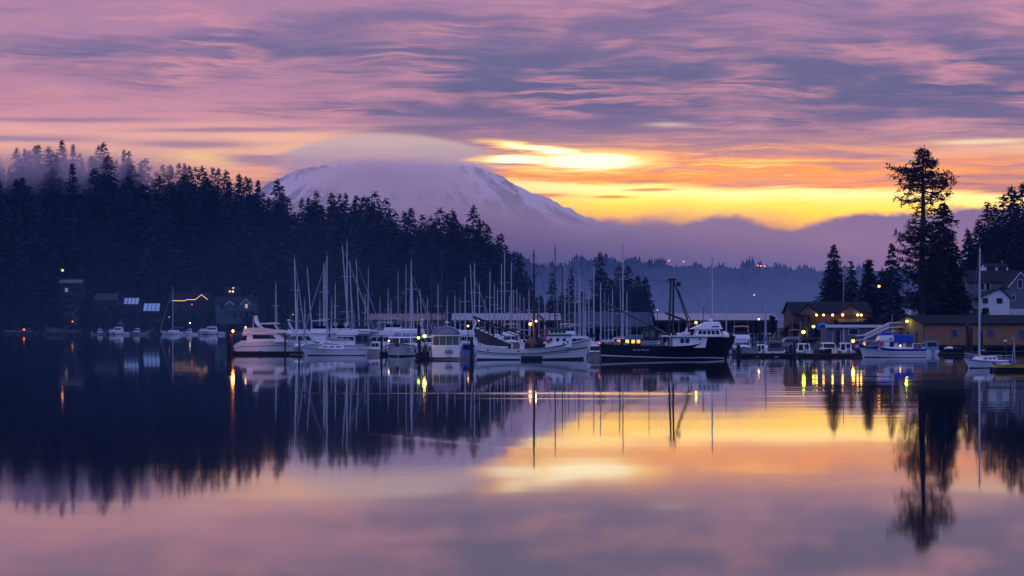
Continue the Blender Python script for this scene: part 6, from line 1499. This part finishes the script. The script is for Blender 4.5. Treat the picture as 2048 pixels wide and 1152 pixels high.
# right edge wood
for i, (uu, vt, Yt) in enumerate(((1962, 438, 640), (1975, 404, 655), (1990, 410, 640), (2003, 388, 660), (2018, 372, 650), (2032, 380, 640), (2046, 366, 660), (2062, 372, 650), (2080, 360, 640), (1984, 470, 600), (2010, 450, 600), (2036, 440, 600), (2060, 440, 600), (1968, 500, 590), (1996, 490, 585), (2024, 480, 585), (2052, 480, 585))):
    x = xof(uu, Yt); z = land_right(x, Yt); top = at(uu, vt, Yt).z
    plant(i % 9, x, Yt, z - .3, top - z, rnd.uniform(0, 6), 'dark conifer of the wood at the right edge', 'conifers at the right edge', 1.35)
# small wooded point across the inner bay
for i, (uu, vt, Yt, sp, lab) in enumerate(((1200, 508, 960, 25, 'big round-headed tree at the left of the small wooded point'), (1238, 532, 970, 20, 'pointed tree second from the left on the small wooded point'), (1256, 533, 960, 22, 'pointed tree in the middle of the small wooded point'), (1276, 552, 965, 18, 'lower tree right of the middle of the small wooded point'), (1291, 556, 960, 15, 'last tree at the right tip of the small wooded point'), (1222, 560, 950, 22, 'low dark tree between the round-headed tree and the pointed ones'), (1268, 574, 950, 26, 'low dark bushy tree before the pointed ones of the small wooded point'))):
    lone(330 + i, uu, vt, 640, Yt, lab, sp, 30, .04, .3, .55, None, 1.4)
sheet('wooded_point', list(range(1160, 1320, 10)), list(range(930, 1010, 10)), lambda x, Y: 1.6 * min(1, max(0, (1306 - (1024 + x * FPX / Y)) / 12)) * min(1.0, (Y - 930) / 20.0) - .6)
for i, (uu, vt, sp, lab) in enumerate(((1041, 508, 18, 'lower conifer just right of the wooded hill end'), (1060, 560, 14, 'small conifer at the very foot of the wooded hill'), (1104, 545, 12, 'thin sparse tree behind the tallest bay mast'), (1143, 540, 14, 'thin sparse tree left of the big round-headed tree'), (1080, 592, 16, 'low bushy tree near the foot of the wooded hill'), (1125, 590, 18, 'low bushy tree behind the heavy black mast'), (1165, 585, 16, 'low bushy tree left of the round-headed tree'))):
    lone(350 + i, uu, vt, 642, 940, lab, sp, 24, .3 if 'sparse' in lab else .1, .4, .6, None, .9 if 'sparse' in lab else 1.3)
sheet('marina_spit', list(range(1060, 1180, 10)), list(range(915, 975, 10)), lambda x, Y: 0.9 * min(1.0, (Y - 915) / 12.0) - .3)
# shrubs and small trees on the left shore, dark thickets
def bush(u, vt, vb, Y, w, label, seed, leaf=None, group='shrubs along the shore'):
    k = Y / FPX; H = (vb - vt) * k; z = CAMH - (vb - HOR) * k; r = random.Random(seed); vs = []; fs = []
    for i in range(420):
        a, cc = r.uniform(0, 6.28), r.random() ** .5; h = r.random()
        rad = w * k * (0.55 + .45 * math.sin(math.pi * min(1, h * .9 + .1))) * cc * (0.8 + .3 * math.sin(3 * a + seed))
        spray(vs, fs, Vector((rad * math.cos(a), rad * math.sin(a), H * h * (1 - .25 * cc))), Vector((r.uniform(-1, 1), r.uniform(-1, 1), r.uniform(0, 1))).normalized(), H * .035 + .1, H * .07 + .25, r)
    o = empty('shrub', (xof(u, Y), Y, z - .2), 0, label, 'shrub', group)
    cb = MB(); cb.add(vs, fs); cb.build('crown', leaf or needle, o)
    one('stem', o, bark, lambda b: (b.tube([(0, 0, -.5), (0, 0, H * .7)], [.12, .04], 5), b.tube([(0, 0, H * .2), (w * k * .4, 0, H * .6)], [.07, .03], 5)))
for i in range(46):
    uu = 4 + i * 11.6 + rnd.uniform(-5, 5); Yb = shore_y(uu) + rnd.uniform(3, 50)
    x = xof(uu, Yb); zz = land_left(x, Yb); vb = HOR + (CAMH - zz) * FPX / Yb
    bush(uu, vb - rnd.uniform(16, 46), vb + 1, Yb, rnd.uniform(11, 20), 'dark leafy shrub between the houses on the left shore', 500 + i)
for i, (uu, Yb, h) in enumerate(((60, 850, 90), (100, 870, 100), (178, 850, 80), (214, 870, 90), (262, 862, 85), (300, 855, 80), (335, 850, 85), (425, 842, 60), (20, 850, 95), (370, 868, 90), (480, 868, 85), (530, 830, 90), (545, 815, 70))):
    x = xof(uu, Yb); z = land_left(x, Yb)
    plant(i % 9, x, Yb, z - .3, h * Yb / FPX * 1.05, rnd.uniform(0, 6), 'dark conifer close behind the left shore houses', 'conifers behind the left houses', 1.5)
for i, (uu, vt, w_) in enumerate(((104, 596, 16), (122, 604, 14), (166, 590, 18), (184, 598, 16), (206, 612, 18), (236, 604, 15), (282, 624, 15), (326, 610, 14), (112, 624, 20), (172, 622, 20), (424, 612, 12), (344, 630, 14), (420, 632, 16), (508, 618, 14))):
    bush(uu, vt, 654, 799 + (i % 4), w_, 'tall dark bush hiding part of the left shore houses', 560 + i, group='bushes among the left houses')
bush(1545, 625, 664, 505, 9, 'dark pointed shrub at the right end of the right moorage', 601, group='shrubs on the right bank')
bush(1590, 640, 668, 460, 16, 'dark thicket in front of the restaurant left gable', 602, group='shrubs on the right bank')
bush(1575, 650, 672, 450, 18, 'low dark thicket left of the green lamp', 603, group='shrubs on the right bank')
bush(1632, 648, 672, 452, 16, 'dark thicket behind the yellow-green lamp', 604, group='shrubs on the right bank')
bush(1970, 612, 632, 440, 9, 'spiky shrub before the white clapboard house', 605, group='shrubs on the right bank')
bush(1780, 618, 650, 445, 26, 'dark hedge-like shrub behind the gangway', 606, group='shrubs on the right bank')
bush(1740, 628, 655, 452, 22, 'dark shrub right of the restaurant', 607, group='shrubs on the right bank')
bush(1808, 622, 652, 440, 18, 'dark shrub at the warehouse gable', 608, group='shrubs on the right bank')
